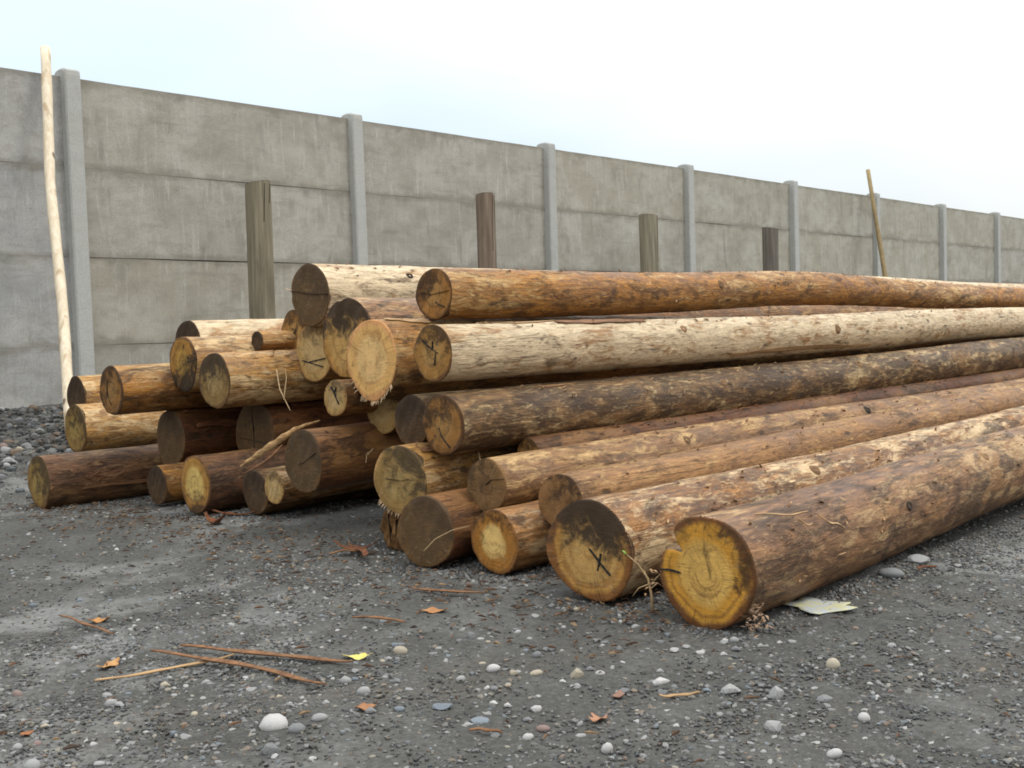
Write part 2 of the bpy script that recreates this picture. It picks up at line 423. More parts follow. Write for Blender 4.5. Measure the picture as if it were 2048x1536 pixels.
# ------------------------------------------------------------------ logs
BROWN, DARK, PALE = (.34, .155, .048), (.085, .034, .011), (.72, .51, .255)
TAN, RED, GOLD = (.46, .235, .066), (.125, .042, .013), (.40, .175, .036)
MAUVE = (.30, .152, .070)
bodies = {   # mid, dark, pale, pale_amt, dark_amt, orange_amt, streak
 'mauve': (MAUVE, (.10, .05, .028), (.50, .32, .155), .44, .62, .5, .7),
 'patchy': (BROWN, (.10, .05, .028), (.70, .50, .28), .56, .52, .7, .8),
 'mauvetan': (MAUVE, (.13, .075, .045), (.54, .34, .15), .46, .36, .7, .6),
 'tan': (TAN, (.17, .09, .04), (.62, .43, .22), .58, .36, .6, .8),
 'brownsmooth': ((.31, .158, .062), (.14, .066, .026), (.50, .30, .12), .42, .28, .6, .4),
 'red': (RED, (.06, .022, .009), (.24, .11, .045), .2, .5, .4, 1.1),  # red bark, darkened further to carry the shade on the low left logs
 'dark': ((.23, .122, .046), (.050, .027, .013), (.54, .385, .19), .48, .78, .4, .8),
 'cream': ((.45, .29, .145), (.28, .145, .06), (.66, .52, .34), .86, .3, .4, .6),
 'gold': (GOLD, (.14, .062, .024), (.56, .355, .15), .40, .52, .7, .8),
 'brown': (BROWN, DARK, (.45, .31, .17), .40, .5, .35, 1.1),
 'streaky': ((.145, .065, .03), (.034, .016, .008), (.32, .19, .09), .32, .6, .3, 1.8),
}
faces = {    # core, ring, rim, core_r, stain, amount, stain direction (right, up)
 'yellow': ((.54, .37, .115), (.47, .26, .04), (.12, .05, .017), .6, (.06, .032, .014), .27, (.8, .4)),
 'half': ((.42, .285, .11), (.40, .235, .07), (.20, .09, .028), .7, (.030, .021, .015), .47, (.12, 1.0)),
 'bull': ((.54, .41, .175), (.30, .145, .028), (.18, .085, .025), .52, (.05, .025, .01), .2, (0, 1)),
 'grey': ((.084, .055, .028), (.076, .049, .024), (.11, .064, .028), .6, (.055, .038, .024), .4, (.3, .7)),
 'greyolive': ((.27, .205, .09), (.22, .155, .06), (.34, .22, .10), .6, (.055, .042, .024), .42, (.5, .6)),
 'rings': ((.11, .062, .028), (.16, .10, .045), (.18, .11, .05), .35, (.06, .038, .02), .4, (-.6, .5)),
 'darkpatch': ((.17, .095, .042), (.20, .115, .05), (.22, .12, .05), .5, (.035, .02, .012), .42, (.3, .6)),
 'darkgold': ((.26, .155, .055), (.25, .13, .036), (.07, .035, .015), .5, (.045, .026, .013), .42, (-.6, .5)),
 'mid': ((.34, .22, .082), (.30, .17, .05), (.12, .06, .024), .5, (.06, .036, .016), .38, (.2, .8)),
 'cream': ((.62, .455, .23), (.60, .40, .165), (.54, .31, .155), .62, (.34, .19, .08), .1, (0, 1)),
 'pale': ((.39, .305, .165), (.38, .28, .125), (.34, .21, .085), .6, (.11, .08, .045), .34, (.2, .8)),
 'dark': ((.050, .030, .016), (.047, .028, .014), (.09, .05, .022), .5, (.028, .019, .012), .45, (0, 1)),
 'darktop': ((.25, .19, .09), (.20, .14, .055), (.12, .066, .028), .5, (.036, .026, .016), .5, (-.1, 1.0)),
 'olive': ((.24, .185, .065), (.20, .14, .045), (.12, .066, .028), .5, (.05, .036, .018), .45, (.5, .6)),
 'yellowdark': ((.36, .235, .055), (.31, .175, .038), (.10, .05, .02), .5, (.024, .018, .012), .52, (.35, -.6)),
 'paleyellow': ((.52, .41, .155), (.33, .19, .05), (.10, .048, .02), .60, (.05, .03, .015), .2, (0, -1)),
 'broken': ((.16, .09, .034), (.12, .065, .024), (.07, .036, .016), .5, (.05, .028, .013), .4, (.3, .4)),
}
# key: (end position), radius, far radius at 5 m, yaw deg, rise over 5 m, length, body, face, outline bumps, label, extras
G_ = 'logs in the pile'
logs = {
 'A': ((-1.279, -4.977, .094), .0939, .092, .4, .0, 6.5, 'mauve', 'yellow', 'thick log with a bright yellow sawn end, nearest of all at the right'),
 'B': ((-1.259, -4.707, .097), .0958, .082, .3, -.014, 6.8, 'patchy', 'half', 'thick log with an X on its black and tan end, beside the bright yellow end'),
 'C': ((-1.200, -4.395, .068), .0675, .062, 1.0, -.004, 3.0, 'brown', 'bull', 'ground log with a round pale cream heart ringed in orange brown on its end'),
 'D': ((-1.247, -4.230, .078), .0775, .050, 8.0, -.06, 1.6, 'red', 'grey', 'ground log with a plain dull brown end crossed by a thin straw'),
 'E': ((-1.157, -4.021, .049), .0505, .045, 4.0, -.003, 1.8, 'brown', 'broken', 'small broken log with a ragged end, on the ground behind the dull brown-ended one'),
 'F': ((-1.176, -4.065, .173), .0815, .055, 9.0, -.05, 1.3, 'tan', 'greyolive', 'short-looking log with a mossy olive end and pale splintered lower rim'),
 'G': ((-1.128, -4.304, .173), .0608, .066, .3, .004, 6.6, 'mauvetan', 'rings', 'log with a small round brown end showing growth rings, lying above the cream-hearted ground log'),
 'H': ((-1.110, -4.505, .150), .0610, .060, .2, .012, 6.6, 'brownsmooth', 'darkpatch', 'smooth brown log whose small dark-patched end peeps out over the black and tan one'),
 'I': ((-.900, -4.220, .217), .0356, .040, .2, .006, 6.0, 'red', 'mid', 'thin reddish log mostly hidden under the dark mottled one'),
 'J': ((-1.119, -4.159, .300), .0691, .078, .2, .018, 6.6, 'dark', 'darkgold', 'dark mottled log with a deep brown end, under the cream-barked one'),
 'K': ((-1.078, -4.088, .464), .0680, .070, .2, .000, 6.8, 'cream', 'mid', 'pale cream stripped log with a black Y drawn on its golden end'),
 'L': ((-.879, -3.880, .614), .0689, .064, 1.0, -.016, 7.2, 'gold', 'darkgold', 'golden brown topmost log with a dark oval end, above the cream log'),
 'M': ((-1.041, -3.811, .450), .1008, .085, .4, .005, 6.5, 'gold', 'cream', 'log with a large clean cream oval end and a frayed pinkish lower rim'),
 'N': ((-.806, -3.231, .640), .0987, .092, .3, .004, 7.4, 'cream', 'grey', 'pale topmost log whose dark brown end is split across by a crack'),
 'O': ((-.950, -3.598, .497), .1139, .09, .5, .005, 6.5, 'mauvetan', 'half', 'broad log, end black above and yellow below, behind the clean cream oval end'),
 'P': ((-.777, -3.202, .462), .0939, .085, 0, .0, 6.0, 'tan', 'pale', 'log with a narrow pale grey end marked by a black V'),
 'Q': ((-.685, -2.975, .527), .0767, .07, 0, .0, 6.0, 'tan', 'mid', 'log with a tan end dark at the top, half behind the pale V-marked end'),
 'R': ((-1.074, -3.696, .348), .0479, .045, .3, .0, 5.0, 'brown', 'pale', 'thin log with a small pale oval end and black slanting mark in mid pile'),
 'S': ((-0.958, -3.747, 0.313), 0.0668, .06, 0, 0, 5.0, 'brown', 'pale', 'recessed log with a pale grey end in the dark gap below the frayed cream end'),
 'T': ((-1.09, -4.016, 0.302), 0.0627, .06, 0, 0, 5.0, 'dark', 'dark', 'log with an almost black end deep in the gap left of the dark mottled log'),
 'U': ((-.883, -2.625, .500), .0822, .08, 0, .0, 6.5, 'cream', 'dark', 'highest pale log of the left stack with a dark end facing the concrete pillar'),
 'V': ((-1.031, -2.852, .439), .0852, .08, 0, 0, 6.0, 'tan', 'yellowdark', 'tan log whose yellow end is half blackened, just below the highest left-hand log'),
 'W': ((-1.035, -3.039, .387), .0859, .08, 0, 0, 6.0, 'tan', 'darktop', 'tan log with a blackened end, just right of the half yellow end'),
 'X': ((-.815, -2.945, .503), .0330, .033, 0, 0, .13, 'tan', 'dark', 'very thin log with a tiny dark end lying in the groove between two tan ones'),
 'Y': ((-1.204, -2.706, .360), .0768, .072, -.3, -.02, 4.0, 'gold', 'darkgold', 'smooth orange tan log with a brown end, right of the tall peeled pole'),
 'Z': ((-.701, -1.341, .278), .0940, .085, 0, 0, 5.0, 'tan', 'dark', 'log against the wall with a black end just right of the tall peeled pole'),
 'AA': ((-.867, -1.683, .168), .0972, .09, 0, 0, 5.0, 'tan', 'olive', 'pale tan log with a mossy end at the foot of the tall peeled pole'),
 'BB': ((-1.388, -2.564, .081), .0811, .078, .0, .0, 5.0, 'streaky', 'olive', 'dark streaky log lying on the ground at the far left end of the pile'),
 'CC': ((-1.009, -2.705, .189), .0934, .085, 0, 0, 5.0, 'red', 'grey', 'red brown log with a greenish grey end, above the little grey-ended one on the ground'),
 'DD': ((-1.131, -2.832, .060), .0598, .058, 0, 0, 5.0, 'gold', 'dark', 'small log on the ground with a dark end, right of the dark streaky one'),
 'EE': ((-1.150, -3.100, .085), .0852, .08, 0, 0, 5.0, 'streaky', 'paleyellow', 'ground log at the left with a pale yellow heart in a dark rim'),
 'FF': ((-.866, -2.983, .201), .1088, .1, 0, 0, 5.0, 'red', 'grey', 'large log with a broad end crossed by two fine cracks, behind the slanting bark peel'),
 'GG': ((-1.171, -3.678, .193), .0806, .08, .0, .0, 5.0, 'red', 'grey', 'dark red log with a smooth grey brown end, right of the slanting bark peel'),
 'HH': ((-1.068, -3.289, .066), .0653, .06, 0, 0, 5.0, 'dark', 'dark', 'dark-ended log on the ground beneath the slanting bark peel'),
 'II': ((-1.074, -3.397, .088), .0459, .04, 0, 0, 5.0, 'brown', 'pale', 'thin log with a small pale end tucked beside the dark-ended one on the ground'),
}
# outline: list of (angle deg seen on the end: 0 right, 90 up), size in radii, width deg
bumps = {
 'A': [(147, -.42, 9), (120, .03, 25), (185, .02, 25)], 'B': [(190, .11, 22), (172, .06, 10), (225, .03, 25), (250, -.02, 20)],
 'O': [(100, -.07, 8), (60, .05, 30), (130, .03, 30), (265, -.10, 40)], 'CC': [(250, .12, 30), (200, -.1, 40)],
 'E': [(40, -.12, 18), (120, .12, 20), (200, -.08, 25), (300, .08, 20)], 'V': [(270, .05, 30), (340, -.14, 25)],
 'M': [(265, .06, 30)], 'N': [(178, -.05, 4)], 'D': [(90, .04, 30)], 'GG': [(310, .07, 20)], 'U': [(0, .03, 30)], 'BB': [(20, -.05, 30)], 'W': [(300, .06, 30)],
}
axis_of = {}
log_obj = {}
def hashu(k, i):
    return (math.sin(sum(ord(c) * (j + 3) for j, c in enumerate(k)) * 12.9898 + i * 78.233) * 43758.5453) % 1.0

def outline_fn(key):
    ph = [hashu(key, i) * 6.283 for i in range(8)]
    B = bumps.get(key, [])
    def f(th, s):                                             # th: angle seen on the end, s: metres along the log
        e = .022 * np.cos(2 * th + ph[0] + .25 * s) + .014 * np.cos(3 * th + ph[1] - .4 * s) + .008 * np.cos(5 * th + ph[2] + .9 * s)
        e = e + .022 * np.sin(2.7 * s + ph[3]) * np.sin(1.1 * s + ph[6]) + .012 * np.sin(2.3 * s + ph[3]) * np.cos(th + ph[4]) + .006 * np.sin(6.1 * s + ph[5] + 2 * th) + .012 * np.sin(21 * s + 2 * th + ph[7]) * np.sin(5 * s - th + ph[2]) + .006 * np.sin(43 * s + 3 * th + ph[1]) * np.sin(9 * s + 2 * th) + .0035 * np.sin(17 * s + 3 * th + ph[6]) * np.cos(4 * th - 9 * s)
        for a, h, wd in B:
            d = (np.degrees(th) - a + 180) % 360 - 180
            e = e + h * np.exp(-(d / wd) ** 2) * np.exp(-np.maximum(s, 0) / (.10 if h < 0 else .5))
        return 1 + e
    return f

def log_body(key, r0, r1, length, rise):
    f = outline_fn(key); NR = 72
    s = np.concatenate([[.003, .006, .014], np.arange(.03, min(length, 4.6), .035), np.arange(min(length, 4.6), length + .01, .35)])
    th = np.linspace(0, 2 * math.pi, NR, endpoint=False)
    Sg, Tg = np.meshgrid(s, th, indexing='ij')
    u = np.clip(Sg / 5.0, 0, 1.5)
    r = (r0 + (r1 - r0) * u) * f(Tg, Sg)
    p = [hashu(key, 20 + i) * 6.283 for i in range(4)]
    grow = np.clip(Sg / .6, 0, 1)
    amp = .35 if length > 6 else .1
    cy = grow * amp * r0 * .5 * (np.sin(1.5 * Sg + p[0]) - math.sin(p[0])) * np.clip(Sg / 3, .3, 1)
    cz = rise * u + grow * amp * r0 * .38 * (np.sin(1.25 * Sg + p[1]) - math.sin(p[1])) * np.clip(Sg / 3, .3, 1)
    if key == 'L':
        cz = cz + .022 * np.exp(-((Sg - 2.0) / .8) ** 2)
    if key == 'A':
        cz = cz + .010 * np.exp(-((Sg - 1.25) / .45) ** 2)
    V = np.stack([Sg, -np.cos(Tg) * r + cy, np.sin(Tg) * r + cz], -1).reshape(-1, 3)
    n = len(s); I = np.arange(n * NR).reshape(n, NR); J = np.roll(I, -1, 1)
    Fq = np.stack([I[:-1], I[1:], J[1:], J[:-1]], -1).reshape(-1, 4)
    me = bpy.data.meshes.new('log')
    F = [tuple(q) for q in Fq.tolist()] + [tuple(I[-1].tolist())]
    me = mesh('log', V.tolist(), F)
    # a surface point of the log, for things fixed to its skin
    def surf(ss, ang, out=0.0):
        t = math.radians(ang); uu = min(ss / 5, 1.5)
        rr = (r0 + (r1 - r0) * uu) * float(f(np.array(t), np.array(ss))) + out
        i = int(np.argmin(abs(s - ss)))
        return Vector((ss, -math.cos(t) * rr + cy[i, 0], math.sin(t) * rr + cz[i, 0]))
    return me, f, surf

def face_mesh(key, r0, f):
    NR = 72; th = np.linspace(0, 2 * math.pi, NR, endpoint=False); e = f(th, np.zeros(NR))
    fr = [.0, .12, .25, .38, .5, .62, .72, .82, .9, .955, .988]
    V = [(-.0015, 0, 0)]; seed = hashu(key, 50) * 9
    rough = {'O': .004, 'E': .006}.get(key, .0016)
    for q in fr[1:]:
        for k in range(NR):
            y, z = -math.cos(th[k]) * e[k] * r0 * q, math.sin(th[k]) * e[k] * r0 * q
            x = rough * (math.sin(y / r0 * 5 + seed) * math.cos(z / r0 * 4 - seed) + .5 * math.sin(y / r0 * 13 + z / r0 * 7 + seed))
            V.append((x - (.0012 if q < .95 else 0), y, z))
    for dx, q in ((.004, .9995), (.03, .985)):
        for k in range(NR):
            V.append((dx, -math.cos(th[k]) * e[k] * r0 * q, math.sin(th[k]) * e[k] * r0 * q))
    F = [(0, 1 + (k + 1) % NR, 1 + k) for k in range(NR)]
    for i in range(len(fr)):
        for k in range(NR):
            a, b = 1 + i * NR + k, 1 + i * NR + (k + 1) % NR
            F.append((a, b, b + NR, a + NR))
    me = mesh('cut_face', V, F)
    me.flip_normals()
    return me

def stroke(pts, width, r, lift=.0012, taper=True):
    """Flat ribbon drawn on a sawn end; pts in radii seen on the end (right, up)."""
    V, F = [], []; P = [Vector((-lift, -a * r, b * r)) for a, b in pts]
    Q = []
    for i in range(len(P) - 1):
        for j in range(5): Q.append(P[i].lerp(P[i + 1], j / 5))
    Q.append(P[-1])
    for i, p in enumerate(Q):
        d = (Q[min(i + 1, len(Q) - 1)] - Q[max(i - 1, 0)]).normalized(); nrm = Vector((0, -d.z, d.y))
        wd = width * r * (.75 + .35 * math.sin(i * 2.1) * .6) * (.55 if taper and i in (0, len(Q) - 1) else 1)
        V += [p + nrm * wd, p - nrm * wd, p + nrm * wd + Vector((lift + .002, 0, 0)), p - nrm * wd + Vector((lift + .002, 0, 0))]
    for i in range(len(Q) - 1):
        a = i * 4
        F += [(a, a + 1, a + 5, a + 4), (a, a + 4, a + 6, a + 2), (a + 1, a + 3, a + 7, a + 5)]
    return V, F

marks = {
 'B': [[(.0, .05), (.26, -.2), (.50, -.42)], [(.29, -.02), (.25, -.2), (.2, -.37)]],
 'A': [[(-.98, -.05), (-.8, -.03), (-.54, -.06)]],
 'K': [[(-.5, .47), (-.1, .2), (.33, .0)], [(.2, .03), (.17, -.2), (.1, -.42)], [(.05, .42), (.05, .15)]],
 'J': [[(-.15, -.09), (.0, -.4), (.36, -.74)]],
 'L': [[(.12, -.3), (.3, -.42), (.62, -.5)]],
 'P': [[(-.64, -.26), (.0, -.38), (.5, -.47)], [(-.28, -.32), (.3, -.24), (.64, -.19)]],
 'R': [[(-.28, .67), (.0, .35), (.39, -.3)], [(.22, .65), (.06, .35)]],
 'O': [[(.42, -.55), (.56, -.53)]],
 'Q': [[(-.2, -.1), (.1, .06)]],
}
cracks = {
 'N': [[(-.98, .18), (-.4, .1), (.2, .02), (.95, .0)]], 'FF': [[(-.8, -.1), (-.1, -.16), (.8, -.2)], [(-.02, .9), (.02, .2), (.04, -.6)]],
 'GG': [[(-.2, -.1), (.1, -.05), (.75, .3)]], 'L': [[(-.7, .1), (-.1, -.02), (.85, .1)]], 'F': [[(-.5, .02), (.1, -.02), (.4, .05)]],
 'G': [[(0, 0), (.3, .22), (.95, .3)]], 'Y': [[(-.3, -.1), (.05, -.6)], [(-.3, -.1), (-.2, .5)]], 'Q': [[(-.3, .2), (.2, .1)]], 'E': [[(-.3, .7), (-.2, -.6)], [(.2, .5), (.15, -.5)]],
}
for i, (key, (pos, r0, r1, yaw, rise, length, bd, fc, label)) in enumerate(logs.items()):
    me, f, surf = log_body(key, r0, r1, length, rise)
    mid, dk, pl, pa, da, oa, st = bodies[bd]
    sd_ = i * 1.37 + 2
    j = 1 + .16 * (hashu(key, 70) - .5)
    sc = lambda c: tuple(v * j for v in c)
    mat = bark_mat('bark_wood', sc(mid), sc(dk), sc(pl), pa + .12 * (hashu(key, 71) - .5), da, oa, sd_, st)
    o = link('log', me, mat, None, pos, (0, 0, math.radians(yaw)))
    tag(o, label, 'log', G_)
    log_obj[key] = (o, surf)
    core, ring, rim, cr_, stn, sa, sdr = faces[fc]
    warm = lambda c: (c[0] * 1.14 * j, c[1] * .98 * j, c[2] * .78 * j)
    fm = face_mat('sawn_end', warm(core), warm(ring), warm(rim), cr_, warm(stn), sa, sdr, sd_, r0)
    fo = link('cut_face', face_mesh(key, r0, f), fm, o)
    for ln in marks.get(key, []):
        link('paint_mark', mesh('paint_mark', *stroke(ln, .02 if key in 'AB' else .022 if key != 'R' else .036, r0, {'O': .007, 'R': .004}.get(key, .004)), False), M_MARK, fo)
    for ln in cracks.get(key, []):
        link('crack', mesh('crack', *stroke(ln, .007 if key != 'N' else .014, r0, {'E': .007}.get(key, .004)), False), M_CRACK, fo)

def bark_strip(key, s0, s1, a0, a1, wd, lift, mat, curl=.0, name='bark_strip', label=None):
    """A strip of loose bark lying along a log's skin, its ends lifting off."""
    o, surf = log_obj[key]; V = []; F = []; n = 14
    for i in range(n + 1):
        u = i / n; s = s0 + (s1 - s0) * u; a = a0 + (a1 - a0) * u + 2.5 * math.sin(u * 7 + s0 * 9)
        hgt = lift * (.25 + abs(2 * u - 1) ** 3 * 1.0) + .0008; ww = wd * (math.sin(math.pi * (u * .86 + .09)) ** .6) * (1 + .2 * math.sin(u * 19 + s1))
        c = surf(s, a, hgt); t = math.radians(a)
        tg = Vector((0, math.sin(t), math.cos(t))); nr = Vector((0, -math.cos(t), math.sin(t)))
        for k, (q, hh) in enumerate(((-1, curl), (-.4, 0), (.4, 0), (1, curl))):
            V.append(c + tg * ww * q + nr * hh * wd)
        for k, (q, hh) in enumerate(((-1, curl), (-.4, 0), (.4, 0), (1, curl))):
            V.append(c + tg * ww * q * .96 + nr * (hh * wd - .0012))
    for i in range(n):
        b = i * 8
        for k in range(3):
            F.append((b + k, b + k + 1, b + 9 + k, b + 8 + k)); F.append((b + 4 + k, b + 12 + k, b + 13 + k, b + 5 + k))
        F.append((b, b + 8, b + 12, b + 4)); F.append((b + 3, b + 7, b + 15, b + 11))
    F.append((0, 4, 5, 1)); F.append((1, 5, 6, 2)); F.append((2, 6, 7, 3))
    q = link(name, mesh(name, V, F), mat, o)
    if label: q['label'] = label
    return q

def knot(key, s, ang, size, mat=None):
    o, surf = log_obj[key]; V = []; F = []; c = surf(s, ang, -.002); t = math.radians(ang)
    nr = Vector((0, -math.cos(t), math.sin(t))); tg = Vector((0, math.sin(t), math.cos(t))); ax = Vector((1, 0, 0)); n = 12
    for q, h in ((1.5, -.1), (1.15, .18), (.9, .42), (.6, .40), (.3, .22)):
        for k in range(n):
            w_ = 2 * math.pi * k / n
            V.append(c + ax * math.cos(w_) * size * q * 1.25 + tg * math.sin(w_) * size * q + nr * size * h * (1 + .2 * math.sin(3 * w_ + s)))
    for i in range(4):
        for k in range(n): F.append((i * n + k, i * n + (k + 1) % n, (i + 1) * n + (k + 1) % n, (i + 1) * n + k))
    F.append(tuple(4 * n + k for k in range(n)))
    link('knot', mesh('knot', V, F), mat or M_KNOT, o)
knot('H', .95, 52, .012); knot('G', 1.75, 40, .012, M_CRACK); knot('B', 1.35, 25, .011); knot('A', .62, 20, .009, M_CRACK)
knot('L', 2.6, 40, .014); knot('L', 1.3, 20, .012); knot('K', 1.9, 15, .013); knot('J', 2.0, 40, .013); knot('G', .7, 35, .010); knot('B', .75, 50, .012); knot('N', .35, 40, .010, M_CRACK); knot('J', 1.1, 30, .010); knot('K', .95, 35, .010); knot('A', 1.1, 45, .010)

bark_strip('K', .42, .80, 74, 68, .016, .0015, M_BARK, .1)
bark_strip('K', .15, .45, 86, 84, .010, .001, M_BARK_PALE, .1)
bark_strip('K', 1.2, 2.2, -36, -40, .009, .004, M_BARK_PALE, .2)
bark_strip('A', .10, .24, 66, 48, .0018, .0002, M_BARK_PALE, .0)  # this and the next two: pale score scratches, built as hairline strips
bark_strip('A', .26, .33, 42, 20, .0018, .0002, M_BARK_PALE, .0)
bark_strip('A', .19, .23, 44, 32, .0014, .0002, M_BARK_PALE, .0)
bark_strip('J', .3, .42, 78, 70, .003, .004, M_BARK, .1)
bark_strip('F', .05, .24, -28, -30, .012, .004, M_BARK_PALE, .3)
bark_strip('F', .03, .2, 55, 50, .012, .003, M_BARK, .2)
bark_strip('BB', .1, .6, -20, -18, .007, .002, M_BARK, .2)
bark_strip('CC', .03, .3, 60, 55, .012, .003, M_BARK_RED, .2)
bark_strip('CC', .05, .35, 25, 28, .012, .003, M_BARK_RED, .2)
bark_strip('FF', .1, .5, 50, 45, .016, .003, M_BARK_RED, .2)
bark_strip('M', .02, .2, 70, 62, .010, .002, M_BARK_PALE, .2)

def shreds(key, cnt, s0, s1, a0, a1, mat, ln=.03):
    o, surf = log_obj[key]; parts = []
    for q in range(cnt):
        ss = random.uniform(s0, s1); a = random.uniform(a0, a1); p = surf(ss, a, .001); t = math.radians(a)
        nr = Vector((0, -math.cos(t), math.sin(t))); tg = Vector((0, math.sin(t), math.cos(t))); l = ln * random.uniform(.35, 1.3)
        d = (Vector((random.choice((-1, 1)), 0, 0)) + tg * random.uniform(-.6, .6) + nr * random.uniform(-.05, .35)).normalized()
        w_ = random.uniform(.0012, .0038)
        parts.append(tube([p - d * l * .5, p + nr * .002, p + d * l * .5 + nr * random.uniform(-.001, .006)], [w_ * .4, w_, w_ * .2], 5, True, .3))
    tag(link('bark_shreds', mesh('bark_shreds', *merge(parts)), mat, o), kind='stuff')
shreds('K', 60, .1, 3.2, 55, 100, M_BARK); shreds('K', 22, .3, 3, -45, -25, M_BARK_PALE, .05); shreds('L', 60, .1, 4, 60, 100, M_BARK); shreds('L', 24, .3, 3.5, -30, 40, M_BARK_PALE, .025)
shreds('J', 50, .1, 3, 20, 95, M_BARK_PALE, .025); shreds('I', 70, .05, 2.5, 40, 110, M_BARK, .03); shreds('G', 40, .05, 2.5, 40, 100, M_BARK, .025); shreds('H', 36, .05, 2.2, 30, 90, M_BARK, .02)
shreds('B', 60, .03, 2, 0, 90, M_BARK, .022); shreds('B', 30, .03, 1.6, 10, 80, M_BARK_PALE, .02); shreds('A', 36, .05, 1.6, 0, 90, M_BARK, .02); shreds('A', 24, .05, 1.6, -20, 70, M_BARK_PALE, .016)
shreds('F', 30, .02, .3, -30, 80, M_BARK, .03); shreds('M', 34, .02, .5, 30, 95, M_BARK_PALE, .025); shreds('W', 24, .03, .5, 0, 80, M_BARK, .03); shreds('N', 24, .03, .7, 20, 90, M_BARK, .02)
shreds('FF', 24, .05, .6, 20, 90, M_BARK_RED, .03); shreds('CC', 26, .02, .4, 10, 90, M_BARK_RED, .03); shreds('BB', 36, .03, .7, -20, 80, M_BARK, .035); shreds('GG', 26, .03, .7, 10, 80, M_BARK, .03)

def splinters(key, a0, a1, cnt, ln, mat=M_FIBRE):
    o, surf = log_obj[key]; parts = []
    for q in range(cnt):
        a = random.uniform(a0, a1); t = math.radians(a); p = surf(.004, a, -.002)
        nr = Vector((0, -math.cos(t), math.sin(t))); l = ln * random.uniform(.4, 1)
        d = (nr * random.uniform(.5, 1) + Vector((random.uniform(-1, -.2), random.uniform(-.3, .3), 0))).normalized()
        parts.append(tube([p - d * .004, p + d * l * .5, p + d * l + Vector((0, 0, -l * .2))], [.0016, .0012, .0003], 4))
    tag(link('torn_fibres', mesh('torn_fibres', *merge(parts), False), mat, o), kind='stuff')
splinters('M', 215, 320, 40, .016); splinters('F', 215, 280, 26, .014); splinters('B', 20, 60, 14, .010, M_BARK_PALE); splinters('B', 230, 320, 10, .007, M_BARK)
splinters('A', 60, 100, 12, .008, M_BARK); splinters('C', 200, 330, 8, .006, M_BARK); splinters('G', 230, 300, 8, .006, M_FIBRE); splinters('D', 260, 340, 8, .006, M_BARK)
# a pale chip torn loose at the cracked grey end
o, surf = log_obj['N']
link('wood_chip', mesh('wood_chip', *tube([(-.002, .086, .018), (-.008, .099, .021), (-.012, .108, .026)], [.004, .0035, .001], 6, flat=.5), False), M_FIBRE, o)

# ------------------------------------------------------------------ stakes and leaning poles
def stake_mat(name, a, b, seed):
    n = NT(name); o = (seed, seed * 2, seed * 3)
    s = n.noise(n.coord((55, 55, 2.2), o), 1, 6, .65, .3); p = n.noise(n.coord((6, 6, 2), o), 1, 5, .6)
    col = n.mix(n.step(s, .3, .7), a, b); col = n.mix(n.step(p, .5, .7, 0, .5), col, tuple(k * .6 for k in a))
    return n.done(col, .85, n.bump(s, .7, .004))
def stake(pos, top, r, tilt, mats, label, seed):
    n = 20; V = []; F = []; rings = np.linspace(-.25, top, 26)
    for z in rings:
        for k in range(n):
            t = 2 * math.pi * k / n
            rr = r * (1 + .02 * math.sin(2 * t + seed) + .012 * math.sin(z * 6 + seed + t) - .02 * (z / top))
            V.append((rr * math.cos(t), rr * math.sin(t), z + (.012 * math.cos(t + seed) if z == rings[-1] else 0)))
    for i in range(len(rings) - 1):
        for k in range(n): F.append((i * n + k, i * n + (k + 1) % n, (i + 1) * n + (k + 1) % n, (i + 1) * n + k))
    me = mesh('wooden_stake', V, F)
    o = link('wooden_stake', me, mats[0], None, (pos[0], pos[1], 0), (tilt[0], tilt[1], 0))
    tv = V[-n:]; cz = top + .002
    cap = mesh('cut_top', [(v[0], v[1], v[2] + .0015) for v in tv] + [(0, 0, cz)], [(k, (k + 1) % n, n) for k in range(n)], False)
    link('cut_top', cap, M_CRACK if seed == 4 else mats[0], o)
    sp = []
    for q in range(2):                                        # drying checks
        t = math.radians(-110 + 35 * q + seed * 9); z0 = top - random.uniform(.1, .4)
        sp.append(tube([((r * .985) * math.cos(t + j * .03), (r * .985) * math.sin(t + j * .03), z0 + j * (top - z0) / 6 - .004) for j in range(7)], [.002] * 7, 5))
    link('crack', mesh('crack', *merge(sp), False), M_CRACK, o)
    tag(o, label, 'stake', 'upright stakes between the pile and the wall')
GRW = stake_mat('weathered_stake', (.135, .115, .078), (.255, .22, .155), 1)
BRW = stake_mat('brown_stake', (.125, .09, .064), (.235, .18, .135), 2)
GRN = stake_mat('greenish_stake', (.16, .14, .10), (.29, .255, .185), 3)
DKW = stake_mat('dark_stake', (.095, .08, .066), (.185, .16, .135), 4)
stake((.855, -.45), 1.425, .0775, (0, .004), [GRW], 'grey brown round stake, the thickest and leftmost of the four upright ones', 1)
stake((2.76, -.45), 1.485, .0685, (0, .004), [BRW], 'reddish brown stake with a lighter right flank, second from the left before the wall', 2)
stake((4.73, -.45), 1.441, .080, (0, -.008), [GRN], 'pale greenish stake with a jagged top, third from the left before the wall', 3)
stake((6.70, -.45), 1.425, .076, (0, .006), [DKW], 'farthest of the short upright stakes before the wall', 4)
# the brown stake's pale flank, a thin shell on its right side
def flank(): 
    V = []; F = []
    for i in range(24):
        z = .2 + i * .055
        for k in range(6):
            t = math.radians(-62 + k * 14 + 3 * math.sin(i * 1.3) * (k == 0)); V.append((.0695 * math.cos(t), .0695 * math.sin(t), min(z, 1.47)))
    for i in range(23):
        for k in range(5): F.append((i * 6 + k, i * 6 + k + 1, i * 6 + k + 7, i * 6 + k + 6))
    return mesh('pale_flank', V, F)
link('pale_flank', flank(), GRN, bpy.data.objects['wooden_stake.001'])

